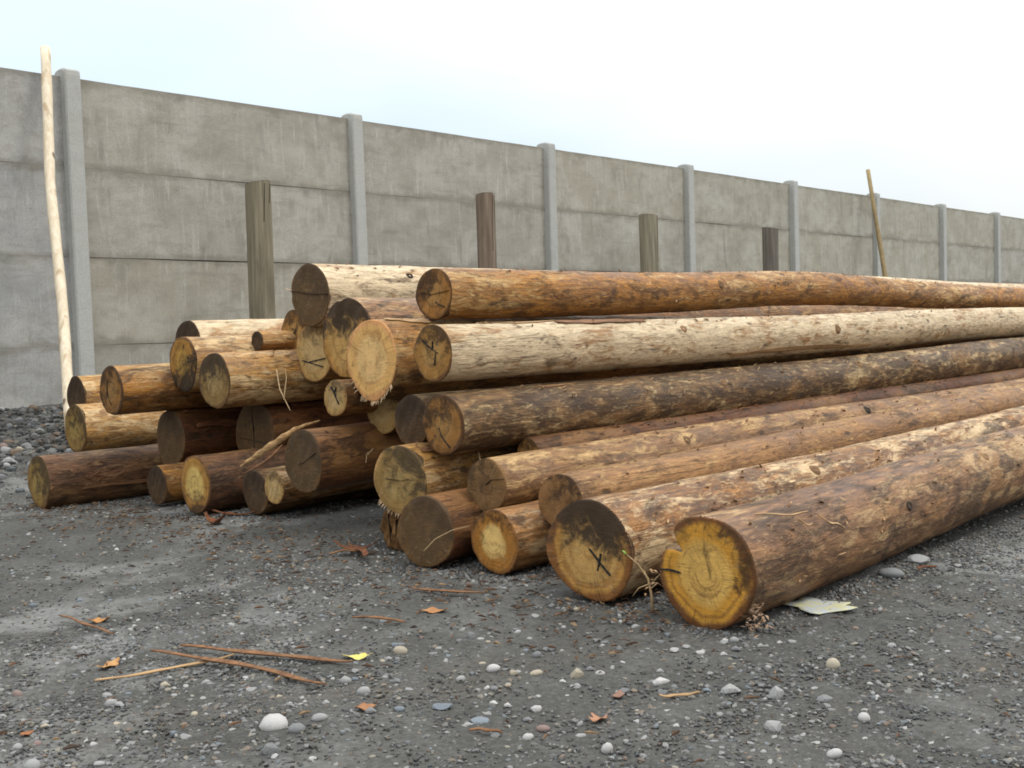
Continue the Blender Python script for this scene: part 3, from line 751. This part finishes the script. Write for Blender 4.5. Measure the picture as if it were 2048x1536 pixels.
def pole(name, pts, radii, mat, label, cat):
    P = []; R_ = []
    for i in range(len(pts) - 1):
        for j in range(8):
            u = j / 8; P.append(Vector(pts[i]).lerp(Vector(pts[i + 1]), u)); R_.append(radii[i] + (radii[i + 1] - radii[i]) * u)
    P.append(Vector(pts[-1])); R_.append(radii[-1])
    base = P[0].copy(); k = hashu(label, 1) * 6
    for i, p in enumerate(P):
        p.x += .0016 * (math.sin(i * .5 + k) - math.sin(k)); R_[i] *= 1 + .04 * math.sin(i * 1.7 + k)
    V, F = tube([p - base for p in P], R_, 14)
    return tag(link(name, mesh(name, V, F), mat, None, base), label, cat)
def pole_mat(nm, a, b, sp):
    n = NT(nm); s = n.noise(n.coord((50, 50, 5)), 1, 5, .65, .3); p = n.noise(n.coord((14, 14, 5)), 1, 5, .6, .4)
    col = n.mix(n.step(s, .3, .7), a, b); col = n.mix(n.step(p, .55, .68, 0, .75), col, sp)
    k = n.vor(n.coord((9, 9, 6)), 1); col = n.mix(n.step(k, .1, .16, .8, 0), col, (.07, .04, .02))
    return n.done(col, .7, n.bump(s, .4, .002))
pp = pole('wooden_pole', [(-.600, -1.05, .02), (-.455, -.70, .631), (-.331, -.35, 1.354), (-.188, -.045, 2.128)], [.0265, .0262, .0262, .0265],
          pole_mat('peeled_wood', (.58, .47, .33), (.72, .63, .49), (.38, .26, .15)), 'tall thin peeled pale pole leaning on the wall beside the left pillar', 'pole')
pole('wooden_pole', [(9.206, -0.620, .0), (9.687, -0.050, 2.293)], [.030, .023],
     pole_mat('bamboo', (.21, .15, .07), (.30, .225, .11), (.15, .10, .07)), 'thin yellowish brown pole leaning on a far pillar and rising above the wall', 'pole')

# ------------------------------------------------------------------ gravel
def stone_mat():
    n = NT("gravel_stone"); c = n.coord()
    f = n.noise(c, 160, 3, .6); t = n.attr('tint')
    col = n.mix(n.step(f, .3, .75, 0, .45), t, n.mix(.6, t, (.05, .05, .05)))
    return n.done(col, .85, n.bump(f, .4, .002))
M_STONE = stone_mat()
def ico(sub):
    bm = bmesh.new(); bmesh.ops.create_icosphere(bm, subdivisions=sub, radius=1)
    V = np.array([v.co[:] for v in bm.verts]); F = np.array([[v.index for v in f.verts] for f in bm.faces]); bm.free(); return V, F
PALETTE = np.array([(.15, .147, .142), (.105, .103, .10), (.20, .197, .192), (.29, .285, .275), (.07, .067, .063), (.22, .20, .165), (.17, .135, .105), (.15, .162, .172), (.34, .335, .325), (.21, .15, .115)])
PW = np.array([.2, .2, .15, .09, .14, .07, .06, .06, .02, .01]); PW = PW / PW.sum()
def palette(n, gain=1.0):
    i = rng.choice(len(PALETTE), n, p=PW)
    return np.clip(PALETTE[i] * gain * .88 * rng.uniform(.75, 1.25, (n, 1)), .02, .6)
def scatter(n, rmin, rmax, power, half=math.radians(36)):
    r = (rmin ** power + (rmax ** power - rmin ** power) * rng.random(n)) ** (1 / power)
    a = math.radians(46.2) + rng.uniform(-half, half, n)
    return CAM.x + r * np.sin(a), CAM.y + r * np.cos(a)
def stones(x, y, size, sub, colors, flat=(.45, .85), sink=.35):
    B, F = ico(sub); n = len(x); k = len(B)
    jit = 1 + rng.normal(0, .16 if sub == 1 else .1, (n, k, 1))
    V = B[None] * jit * (size[:, None, None] * np.stack([np.ones(n), rng.uniform(.6, 1, n), rng.uniform(*flat, n)], -1)[:, None, :])
    a = rng.uniform(0, 6.283, n); ca, sa = np.cos(a)[:, None], np.sin(a)[:, None]
    tx = rng.uniform(-.35, .35, n)[:, None]
    z = V[..., 2] + V[..., 0] * tx
    xx = V[..., 0] * ca - V[..., 1] * sa + x[:, None]; yy = V[..., 0] * sa + V[..., 1] * ca + y[:, None]
    zz = z + (gz(x, y) + size * sink * .5)[:, None]
    V = np.stack([xx, yy, zz], -1).reshape(-1, 3)
    F = (F[None] + (np.arange(n) * k)[:, None, None]).reshape(-1, 3)
    return V, F, np.repeat(colors, k, 0)
def patchy(x, y, keep=.25):
    q = np.sin(2.1 * x + 1.3 * y) + np.sin(3.7 * y - 2.2 * x + 1) + np.sin(6.1 * x + 4.3 * y + 2) * .7 + np.sin(1.1 * x - 5.3 * y) * .8
    return rng.random(len(x)) < np.clip(.5 + .38 * q, keep, 1)
sets = []
x, y = scatter(70000, .95, 3.0, 1.1); k_ = patchy(x, y); x, y = x[k_], y[k_]; sets.append(stones(x, y, rng.uniform(.0013, .0034, len(x)), 1, palette(len(x), .72)))
x, y = scatter(26000, .95, 4.8, 1.25); k_ = patchy(x, y); x, y = x[k_], y[k_]; sets.append(stones(x, y, rng.uniform(.003, .0058, len(x)), 1, palette(len(x), 1.05), (.4, .75), .1))
x, y = scatter(5200, .95, 5.6, 1.5); k_ = patchy(x, y); x, y = x[k_], y[k_]; sets.append(stones(x, y, rng.uniform(.004, .0075, len(x)), 1, palette(len(x), 1.12), (.3, .6), -.1))
foot = []
for (ex, ey, rr, ln) in ((-1.28, -4.977, .094, 3.2), (-1.26, -4.707, .096, .5), (-1.2, -4.395, .0675, .3), (-1.25, -4.23, .0775, .3), (-1.39, -2.564, .081, 1.0), (-1.15, -3.1, .085, .4), (-1.07, -3.29, .065, .4)):
    q = int(900 * ln + 250); foot.append((ex - .04 + rng.random(q) * ln, ey - rr * .55 - np.abs(rng.normal(0, .035, q))))
    q = 160; foot.append((ex - np.abs(rng.normal(0, .03, q)), ey + rng.normal(0, rr * .7, q)))
x = np.concatenate([f_[0] for f_ in foot]); y = np.concatenate([f_[1] for f_ in foot])
sets.append(stones(x, y, rng.uniform(.0016, .0056, len(x)), 1, palette(len(x), .85)))
off = 0; VV, FF_, CC_ = [], [], []
for v, f, c in sets: VV.append(v); FF_.append(f + off); CC_.append(c); off += len(v)
tag(link('gravel', fast_mesh('gravel', np.concatenate(VV), np.concatenate(FF_), np.concatenate(CC_), False), M_STONE), kind='stuff')

# ------------------------------------------------------------------ single stones
def rock_mat(name, col, dark):
    n = NT(name); c = n.coord(); r = n.rand()
    f = n.noise(c, 120, 4, .65); g = n.noise(c, 30, 4, .6)
    k = n.mix(n.step(g, .35, .65), col, dark); k = n.mix(n.step(f, .4, .75, 0, .35), k, tuple(v * .55 for v in dark))
    k = n.mix(n.math('MULTIPLY', r, .3), k, tuple(v * .6 for v in dark))
    return n.done(k, .82, n.bump(n.math('ADD', f, g), .4, .002))
ROCK = {'white': rock_mat('white_stone', (.52, .50, .49), (.40, .385, .375)), 'pale': rock_mat('pale_stone', (.38, .375, .37), (.28, .275, .27)),
        'grey': rock_mat('grey_stone', (.235, .235, .238), (.165, .165, .168)), 'blue': rock_mat('bluish_stone', (.21, .235, .265), (.15, .17, .195)),
        'cream': rock_mat('cream_stone', (.45, .395, .31), (.34, .29, .22)), 'pink': rock_mat('pink_stone', (.27, .195, .175), (.2, .14, .125)),
        'brown': rock_mat('brown_stone', (.19, .14, .10), (.13, .095, .07)), 'dark': rock_mat('dark_stone', (.10, .098, .095), (.065, .063, .062))}
def rock_mesh(seed, angular):
    r = np.random.default_rng(seed); V, F = ico(2 if not angular else 2)
    d = np.ones(len(V))
    for q in range(5):
        k = r.normal(size=3); k /= np.linalg.norm(k); d += r.uniform(-.12, .12) * np.cos(V @ k * r.uniform(1, 2.6) + r.uniform(0, 6))
    V = V * d[:, None]
    for q in range(7 if angular else 3):                       # planed facets
        k = r.normal(size=3); k /= np.linalg.norm(k); lim = r.uniform(.55, .8) if angular else r.uniform(.75, .95)
        e = np.maximum(V @ k - lim, 0); V = V - e[:, None] * k[None] * .92
    V = V / np.abs(V).max(0)
    me = fast_mesh('stone', V, F, None, not angular)
    return me
round_m = [rock_mesh(s, False) for s in range(5)]; ang_m = [rock_mesh(s + 40, True) for s in range(5)]
_cache = {}
def stone(x, y, w_, h_, kind, angular, label, group, d=None, sink=.33, z=None, name='stone'):
    i = int(hashu(label + str(round(x, 3)), 3) * 5) % 5
    key = (kind, angular, i)
    if key not in _cache:
        me = (ang_m if angular else round_m)[i].copy(); me.materials.clear(); me.materials.append(ROCK[kind]); _cache[key] = me
    hz = float(gz(np.array(x), np.array(y))) if z is None else z
    o = link(name, _cache[key], None, None, (x, y, hz + h_ * (.5 - sink)), (random.uniform(-.15, .15), random.uniform(-.15, .15), math.radians(-44) + random.uniform(-.3, .3)))
    o.scale = (w_ / 2, (d or w_ * .75) / 2, h_ / 2)
    return tag(o, label, 'stone', group)
GS = 'larger stones lying on the gravel'
for x, y, w_, h_, kd, an, lb in [
 (-2.017, -4.797, .043, .026, 'white', 0, 'largest white rounded stone in the left foreground'),
 (-2.007, -4.832, .026, .015, 'grey', 0, 'grey stone touching the right side of the largest white one'),
 (-2.069, -4.861, .026, .019, 'grey', 1, 'grey angular stone below the largest white one at the bottom of the picture'),
 (-1.517, -5.174, .031, .021, 'pale', 1, 'pale wedge-shaped stone left of a chunky grey one in the right foreground'),
 (-1.493, -5.232, .027, .025, 'pale', 1, 'chunky pale grey stone in the right foreground, right of the wedge-shaped one'),
 (-1.600, -5.286, .034, .021, 'pale', 1, 'pale pyramid-like stone nearest below the wedge and the chunky grey stones'),
 (-1.344, -5.241, .024, .020, 'cream', 0, 'egg-shaped cream stone standing alone in front of the thickest right-hand log'),
 (-1.629, -5.389, .021, .016, 'white', 0, 'small white rounded stone near the bottom right of the picture'),
 (-1.499, -5.364, .018, .014, 'white', 0, 'small white stone between the chunky grey one and the right edge'),
 (-1.598, -4.959, .024, .021, 'cream', 1, 'cream three-cornered stone in the middle foreground'),
 (-1.742, -5.009, .017, .014, 'white', 1, 'white angular stone in the bare middle foreground'),
 (-1.794, -5.174, .016, .018, 'white', 0, 'upright white pebble close to the bottom edge right of centre'),
 (-1.561, -4.693, .019, .020, 'grey', 1, 'grey square-faced stone standing in front of the cream-hearted log'),
 (-1.689, -4.662, .025, .016, 'cream', 0, 'cream oval stone right of the yellow leaf'),
 (-1.854, -4.776, .021, .016, 'pale', 0, 'pale stone near the tip of the longest bark strips'),
 (-1.840, -4.715, .018, .015, 'pale', 0, 'rounded pale stone just below the yellow leaf'),
 (-1.967, -4.825, .024, .016, 'pale', 0, 'pale stone right of the largest white one beside a tan leaf'),
 (-1.822, -4.981, .028, .010, 'blue', 1, 'flat bluish slate piece, the lower of two near the bottom centre'),
 (-1.823, -4.907, .030, .011, 'blue', 1, 'flat bluish slate piece, the upper of two near the bottom centre'),
 (-1.662, -4.847, .022, .015, 'white', 0, 'white oval stone among a small cluster at the picture centre bottom'),
 (-1.634, -4.910, .022, .011, 'cream', 0, 'long cream stone left of the three-cornered one'),
 (-1.537, -5.066, .030, .013, 'white', 1, 'long white stone below the yellow sawn end'),
 (-.775, -5.072, .055, .028, 'grey', 0, 'long grey stone against the foot of the nearest log'),
 (-.630, -5.060, .050, .030, 'pale', 1, 'pale grey stone farther along the foot of the nearest log'),
 (-1.789, -5.063, .020, .011, 'pink', 0, 'flat pinkish stone near the bottom right of centre'),
 (-1.824, -5.069, .016, .012, 'white', 0, 'little white stone left of the flat pinkish one'),
 (-2.279, -4.665, .024, .017, 'pale', 0, 'pale stone cut by the bottom left corner of the picture'),
 (-2.110, -4.522, .019, .014, 'pale', 0, 'pale stone left of the crossed bark strips in the left foreground'),
 (-2.177, -4.362, .018, .014, 'pink', 0, 'pinkish stone at the left edge below the tan leaf'),
 (-1.468, -5.292, .028, .011, 'grey', 1, 'flat grey stone to the right of the chunky one'),
]:
    stone(x, y, w_, h_, kd, an, lb, GS)
lab = {'pale': 'pale grey pebble strewn on the gravel in front of the logs', 'grey': 'mid grey pebble strewn on the gravel in front of the logs',
       'white': 'whitish pebble strewn on the gravel in front of the logs', 'pink': 'pinkish pebble strewn on the gravel in front of the logs',
       'cream': 'cream pebble strewn on the gravel in front of the logs', 'blue': 'bluish pebble strewn on the gravel in front of the logs'}
cnt = 0
while cnt < 170:
    x, y = scatter(1, 1.05, 3.3, 1.2, math.radians(27)); x, y = float(x[0]), float(y[0])
    if cnt < 120:
        u_ = random.gauss(0, .45); x, y = -1.62 + .72 * u_ + random.gauss(0, .13), -4.86 - .69 * u_ * .55 + random.gauss(0, .15)
    if (x > -1.28 and -5.09 < y < -4.0) or (x > -1.1 and y > -4.0): continue
    kd = random.choices(list(lab), [.42, .28, .10, .05, .08, .07])[0]; w_ = random.uniform(.009, .017)
    stone(x, y, w_, w_ * random.uniform(.5, .8), kd, random.random() < .75, lab[kd], lab[kd].split(' strewn')[0] + 's in front of the logs', sink=random.uniform(.3, .5), name='pebble')
    cnt += 1
cnt = 0
hues = {'grey': 'mid grey', 'pale': 'pale grey', 'brown': 'brown', 'dark': 'dark grey', 'pink': 'pinkish', 'cream': 'cream'}
while cnt < 225:
    x, y = random.uniform(-1.85, -.05), random.uniform(-2.35, -.06)
    if heap(np.array(x), np.array(y)) < .012 + random.random() * .03: continue
    if x > -.9 and y < -1.5: continue
    w_ = random.uniform(.026, .062); kd = random.choices(['grey', 'pale', 'brown', 'dark', 'pink', 'cream'], [.24, .10, .26, .34, .04, .02])[0]
    stone(x, y, w_, w_ * random.uniform(.55, .8), kd, random.random() < .6, f'{hues[kd]} stone in the rubble banked against the wall left of the pile', hues[kd] + ' stones heaped at the foot of the wall', sink=.2)
    cnt += 1
x, y = rng.uniform(-2.2, .2, 4200), rng.uniform(-2.4, -.05, 4200)
k = rng.random(4200) < np.clip(heap(x, y) * 12 + .12, 0, 1)
v, f, c = stones(x[k], y[k], rng.uniform(.008, .024, k.sum()), 1, palette(k.sum(), .6))
tag(link('rubble', fast_mesh('rubble', v, f, c, False), M_STONE), kind='stuff')

# ------------------------------------------------------------------ bark chips (countless), strips, leaves, scraps
def chip_field(n, x, y, lmin, lmax, cols):
    k = 4; L_ = rng.uniform(lmin, lmax, n); W_ = L_ * rng.uniform(.12, .3, n); a = rng.uniform(0, 6.28, n)
    B = np.array([(-1, -.3), (.2, -1), (1, .1), (-.3, 1)]); V = np.zeros((n, 8, 3))
    for j, (u, vv) in enumerate(B):
        px, py = u * L_ / 2, vv * W_ / 2
        for t in (0, 1):
            V[:, j + 4 * t, 0] = px * np.cos(a) - py * np.sin(a) + x; V[:, j + 4 * t, 1] = px * np.sin(a) + py * np.cos(a) + y
            V[:, j + 4 * t, 2] = gz(x, y) + .0035 + (.0016 if t else 0) + rng.uniform(0, .004, n) * (j % 2) + .002
    F = np.array([(0, 3, 2, 1), (4, 5, 6, 7), (0, 1, 5, 4), (1, 2, 6, 5), (2, 3, 7, 6), (3, 0, 4, 7)])
    return V.reshape(-1, 3), (F[None] + (np.arange(n) * 8)[:, None, None]).reshape(-1, 4), np.repeat(cols, 8, 0)
n1 = 1300
x = rng.normal(-1.30, .14, n1); y = rng.uniform(-4.95, -2.4, n1)
x2, y2 = scatter(330, .95, 3.6, 1.3, math.radians(28)); x = np.concatenate([x, x2]); y = np.concatenate([y, y2])
cc = np.array([(.11, .06, .032), (.07, .038, .022), (.22, .145, .08), (.14, .075, .04), (.05, .03, .02)])[rng.integers(0, 5, len(x))]
v, f, c = chip_field(len(x), x, y, .006, .024, cc)
tag(link('bark_chips', fast_mesh('bark_chips', v, f, c, False), M_STONE), kind='stuff')

def strip(a, b, wd, mat, label, bow=.01, lift=.006, name='bark_strip', cat='bark strip', group='bark strips lying on the gravel', curl=.35, z0=0):
    n = 22; V = []; F = []; A, B_ = Vector((*a, 0)), Vector((*b, 0)); d = (B_ - A).normalized(); nr = Vector((-d.y, d.x, 0)); mid = (A + B_) / 2
    k = hashu(label, 5) * 6
    for i in range(n + 1):
        u = i / n; p = A.lerp(B_, u) + nr * (bow * math.sin(math.pi * u) + .003 * math.sin(u * 11 + k))
        w_ = wd * max(.12, math.sin(math.pi * (.06 + .88 * u)) ** .7) * (1 + .25 * math.sin(u * 17 + k)) / 2
        z = float(gz(np.array(p.x), np.array(p.y))) + z0 + .005 + lift * (.5 + .5 * math.sin(u * 5 + k)) + lift * .6 * abs(2 * u - 1) ** 3
        for t in (0, -.002):
            for q, h in ((-1, curl), (-.35, 0), (.35, 0), (1, curl)):
                pp_ = p + nr * w_ * q - mid; V.append((pp_.x, pp_.y, z + h * w_ + t))
    for i in range(n):
        o_ = i * 8
        for k_ in range(3):
            F.append((o_ + k_, o_ + k_ + 1, o_ + 9 + k_, o_ + 8 + k_)); F.append((o_ + 4 + k_, o_ + 12 + k_, o_ + 13 + k_, o_ + 5 + k_))
        F.append((o_, o_ + 8, o_ + 12, o_ + 4)); F.append((o_ + 3, o_ + 7, o_ + 15, o_ + 11))
    for o_ in (0, n * 8):
        for k_ in range(3): F.append((o_ + k_, o_ + 4 + k_, o_ + 5 + k_, o_ + 1 + k_))
    return tag(link(name, mesh(name, V, F), mat, None, mid), label, cat, group)
strip((-1.914, -4.367), (-1.782, -4.662), .013, M_BARK, 'long thick bark strip in the left foreground ending near the yellow leaf', -.006)
strip((-1.961, -4.355), (-1.879, -4.723), .012, M_BARK, 'longest brown bark strip, crossing under the one that ends at the yellow leaf', .012)
strip((-2.089, -4.429), (-1.887, -4.490), .008, M_BARK_PALE, 'thin curved bark strip slanting up to meet the two long ones', .012)
strip((-1.945, -3.975), (-1.933, -4.177), .006, M_BARK, 'short thin dark bark sliver at the left, above the tan leaf', .004)
strip((-1.20, -3.90), (-1.29, -4.07), .022, M_BARK_RED, 'wide reddish bark piece in a small heap before the broken-ended log', .01, .012)
strip((-1.27, -3.93), (-1.22, -4.03), .018, M_BARK_RED, 'short reddish bark piece crossing the wide one before the broken-ended log', .006, .016, z0=.006)
strip((-1.30, -3.95), (-1.245, -3.99), .010, M_BARK, 'narrow bark splinter at the left tip of the reddish bark heap', .003, .01)
strip((-1.14, -3.17), (-1.07, -3.29), .017, M_BARK_RED, 'reddish bark strip leaning at the foot of the dark-ended ground log', .002, .01)
strip((-1.21, -3.25), (-1.18, -3.31), .034, M_BARK_RED, 'squat dark brown bark chunk on the ground before the pale yellow heart', .0, .02)
strip((-1.40, -4.35), (-1.36, -4.52), .010, M_BARK, 'thin bark splinter lying before the cream-hearted log', .004, .006)
strip((-1.62, -4.45), (-1.58, -4.55), .008, M_BARK, 'small dark bark splinter in the open gravel below the dull brown end', .004, .006)
strip((-1.86, -5.00), (-1.84, -5.04), .006, M_BARK, 'tiny straight bark splinter near the bottom centre of the picture', .001, .003)
strip((-1.60, -5.11), (-1.565, -5.155), .007, M_BARK_PALE, 'tan sliver left of the wedge-shaped pale stone', .002, .004)
strip((-.72, -5.10), (-.66, -5.11), .012, M_BARK_RED, 'reddish bark piece between the two grey stones at the foot of the nearest log', .002, .006)

def leaf(x, y, w_, d, cols, label, lobes, seed, bend=.35, rot=0, group='fallen leaves on the gravel', cat='leaf', name='leaf', lift=.003):
    n = 26; V = []; F = []; r = random.Random(seed); ph = r.uniform(0, 6)
    rings = (0, .35, .7, 1.0)
    z0 = float(gz(np.array(x), np.array(y)))
    for t_ in (0, -.0008):
        for q in rings[1:]:
            for k in range(n):
                t = 2 * math.pi * k / n; rr = q * (1 + (lobes * math.cos(2 * t + ph) + lobes * .8 * math.cos(5 * t + ph * 2) + lobes * .6 * math.sin(7 * t + ph)) * q)
                px, py = rr * math.cos(t) * w_ / 2, rr * math.sin(t) * d / 2
                z = lift + bend * w_ * (.22 * (px / w_ * 2) ** 2 + .16 * math.sin(px / w_ * 6 + ph) * (py / d * 2) + .1 * abs(py / d * 2)) + t_
                V.append((px, py, max(z, .001 + t_)))
    V.append((0, 0, lift)); V.append((0, 0, lift - .0008)); c1, c2 = len(V) - 2, len(V) - 1; half = 3 * n
    for k in range(n):
        k2 = (k + 1) % n
        F.append((c1, k, k2)); F.append((c2, half + k2, half + k))
        for i in range(2):
            a, b = i * n + k, i * n + k2
            F.append((a, a + n, b + n, b)); F.append((half + a, half + b, half + b + n, half + a + n))
        F.append((2 * n + k, half + 2 * n + k, half + 2 * n + k2, 2 * n + k2))
    nt = NT(name); c = nt.coord(); p = nt.noise(c, 55, 4, .6, .5); f = nt.noise(c, 300, 2)
    col = nt.mix(nt.step(p, .4, .62), cols[0], cols[1]); col = nt.mix(nt.step(f, .5, .8, 0, .3), col, tuple(v_ * .5 for v_ in cols[1]))
    mat = nt.done(col, .7, nt.bump(p, .3, .002))
    return tag(link(name, mesh(name, V, F), mat, None, (x, y, z0), (0, 0, math.radians(rot))), label, cat, group)
leaf(-1.758, -4.638, .042, .018, ((.52, .44, .10), (.56, .50, .2)), 'bright yellow curled leaf at the tip of the long bark strips', .18, 1, .5, -46)
leaf(-2.024, -4.339, .034, .026, ((.40, .22, .085), (.30, .14, .05)), 'tan crumpled leaf left of the crossed bark strips', .2, 2, .5, 10)
leaf(-1.902, -4.049, .038, .016, ((.38, .19, .06), (.24, .09, .03)), 'orange brown leaf beside the thin dark bark sliver at the left', .2, 3, .5, -40)
leaf(-1.900, -4.839, .030, .018, ((.27, .13, .06), (.2, .09, .04)), 'brown curled leaf right of the largest white stone', .15, 4, .6, -30)
leaf(-1.721, -5.101, .026, .018, ((.33, .17, .10), (.24, .11, .06)), 'curled reddish tan leaf in the bottom foreground right of centre', .2, 5, .8, -50)
leaf(-1.628, -5.060, .022, .017, ((.22, .12, .085), (.16, .085, .055)), 'dull brown leaf left of the wedge-shaped pale stone', .12, 6, .4, 0)
leaf(-1.483, -4.518, .050, .018, ((.27, .12, .045), (.35, .17, .07)), 'long rusty leaf on the gravel before the cream-hearted log', .2, 7, .3, -45)
leaf(-2.24, -4.55, .016, .012, ((.26, .10, .035), (.2, .07, .03)), 'small rust red leaf near the bottom left corner', .15, 8, .3, 20)
leaf(-1.062, -5.070, .120, .085, ((.36, .38, .39), (.44, .41, .24)), 'crumpled pale yellow and grey plastic scrap under the nearest log', .2, 11, .14, -36, group=None, cat='scrap', name='plastic_scrap')

# slanting bark peel in the left half, straws and the weed
def ribbon(pts, widths, tilt=(0, 0, 1), thick=.0015):
    """A curled strip of peel: its width runs along tilt, its middle bowed outward."""
    V, F = [], []; P = []; W = []
    for i in range(len(pts) - 1):
        for j in range(4):
            P.append(Vector(pts[i]).lerp(Vector(pts[i + 1]), j / 4)); W.append(widths[i] + (widths[i + 1] - widths[i]) * j / 4)
    P.append(Vector(pts[-1])); W.append(widths[-1])
    for i, p in enumerate(P):
        d = (P[min(i + 1, len(P) - 1)] - P[max(i - 1, 0)]).normalized(); t = Vector(tilt); t = (t - d * t.dot(d)).normalized(); n = d.cross(t)
        if n.y > 0: n = -n
        w_ = W[i] * (1 + .2 * math.sin(i * 1.9) + .12 * math.sin(i * 4.3))
        for th in (0, 1):
            for q, h in ((-1, -.35), (-.5, 0), (0, .12), (.5, 0), (1, -.35)): V.append(p + t * w_ * q + n * (h * w_ - th * thick))
    for i in range(len(P) - 1):
        o = i * 10
        for k in range(4):
            F.append((o + k, o + k + 1, o + 11 + k, o + 10 + k)); F.append((o + 5 + k, o + 15 + k, o + 16 + k, o + 6 + k))
        F.append((o, o + 10, o + 15, o + 5)); F.append((o + 4, o + 9, o + 19, o + 14))
    return V, F
bp = tag(link('bark_peel', mesh('bark_peel', *ribbon([(-1.015, -3.546, 0.279), (-1.081, -3.579, 0.275), (-1.145, -3.613, 0.268), (-1.185, -3.602, 0.245), (-1.217, -3.571, 0.218), (-1.237, -3.537, 0.194), (-1.255, -3.519, 0.178)], [.002, .0045, .007, .0095, .009, .006, .002])), plain_wood('peel_bark', (.17, .09, .036), (.42, .265, .12), (50, 50, 120))), 'wide tan bark peel hanging slantwise across the dark ends in the left half', 'bark peel')
link('shred', mesh('shred', *ribbon([(-1.187, -3.615, 0.233), (-1.213, -3.605, 0.206), (-1.231, -3.573, 0.183), (-1.254, -3.537, 0.162)], [.002, .004, .0035, .001])), M_BARK, bp)
def straw(pts, r, label, mat=M_STRAW, forks=()):
    P = [Vector(p) for p in pts]; b = P[0]
    q = []
    for i in range(len(P) - 1):
        for j in range(4): q.append(P[i].lerp(P[i + 1], j / 4) - b)
    q.append(P[-1] - b)
    parts = [tube(q, [r * (1 - .6 * i / len(q)) for i in range(len(q))], 5)]
    for fk in forks: parts.append(tube([Vector(p) - b for p in fk], [r * .8, r * .6, r * .3][:len(fk)], 5))
    return tag(link('straw', mesh('straw', *merge(parts)), mat, None, b), label, 'straw', 'dry straws caught on the pile')
straw([(-1.298, -4.283, .052), (-1.285, -4.305, .078), (-1.262, -4.335, .097), (-1.235, -4.36, .104)], .0016, 'thin curved straw lying across the dull brown end')
straw([(-1.012, -3.342, .42), (-1.09, -3.47, .37), (-1.135, -3.58, .318)], .002, 'forked straw hanging from the tan log above the grey ends', forks=[[(-1.12, -3.53, .345), (-1.06, -3.46, .40), (-1.05, -3.44, .425)]])
straw([(-1.0, -4.15, .232), (-1.06, -4.22, .21), (-1.09, -4.235, .17), (-1.13, -4.19, .12)], .002, 'pale straw drooping beside the ring-marked small end')
straw([(-1.02, -3.78, .215), (-1.05, -3.79, .20), (-1.07, -3.81, .185)], .0015, 'little crossed straw on the dark red log', forks=[[(-1.04, -3.78, .19), (-1.055, -3.79, .203), (-1.05, -3.80, .212)]])
weed = tag(link('dry_weed', None, None, None, (-1.256, -4.846, 0)), 'dry tan weed stalk with a tiny green tip standing between the two thickest logs', 'weed')
V, F = merge([tube([(0, 0, 0), (.001, .002, .032), (.003, .01, .06), (.0, .03, .085), (-.006, .052, .102)], [.0028, .0025, .002, .0016, .001], 6),
              tube([(.002, .006, .05), (.02, -.012, .075), (.028, -.02, .09)], [.0016, .0012, .0006], 5),
              tube([(.002, .006, .052), (-.012, .02, .045), (-.018, .03, .03)], [.0014, .001, .0005], 5),
              tube([(.002, .012, .064), (.018, .03, .07), (.03, .035, .062)], [.0014, .001, .0005], 5),
              tube([(.002, .002, .045), (.022, .004, .05), (.034, .0, .04)], [.0014, .001, .0005], 5)])
link('stalk', mesh('stalk', V, F), M_STRAW, weed)
M_GREEN = plain_wood('fresh_green', (.16, .28, .05), (.26, .40, .09), (60, 60, 60))
V, F = tube([(-.005, .050, .100), (-.007, .0545, .105), (-.009, .058, .108)], [.002, .004, .001], 6, True, .5)
link('green_tip', mesh('green_tip', V, F), M_GREEN, weed)
lv = []
for q in range(9):
    a = random.uniform(0, 6.28); p = Vector((random.uniform(-.005, .03), random.uniform(-.015, .03), random.uniform(.03, .08))); d = Vector((math.cos(a), math.sin(a), random.uniform(-.5, .4))) * random.uniform(.008, .016)
    lv.append(tube([p, p + d * .5 + Vector((0, 0, .002)), p + d], [.0006, .003, .0004], 5, True, .25))
link('dry_leaves', mesh('dry_leaves', *merge(lv)), M_BARK_PALE, weed)
# frayed shavings under the nearest log's end
parts = []
for q in range(150):
    u = random.random(); p = Vector((-1.262 + random.uniform(-.012, .03), -5.045 - random.uniform(0, .028) + u * .018, .006 + u * .065 + random.uniform(-.006, .006)))
    a = random.uniform(0, 6.28); d = Vector((math.cos(a), math.sin(a), random.uniform(-.6, .6))) * random.uniform(.004, .012)
    parts.append(tube([p, p + d * .5 + Vector((0, 0, random.uniform(-.002, .003))), p + d], [.0008, .0026, .0005], 4, True, .35))
tag(link('wood_shavings', mesh('wood_shavings', *merge(parts), False), plain_wood('pinkish_shavings', (.27, .17, .11), (.40, .27, .18), (60, 60, 60))), 'pinkish tuft of frayed shavings under the yellow sawn end', 'shavings', None, 'stuff')
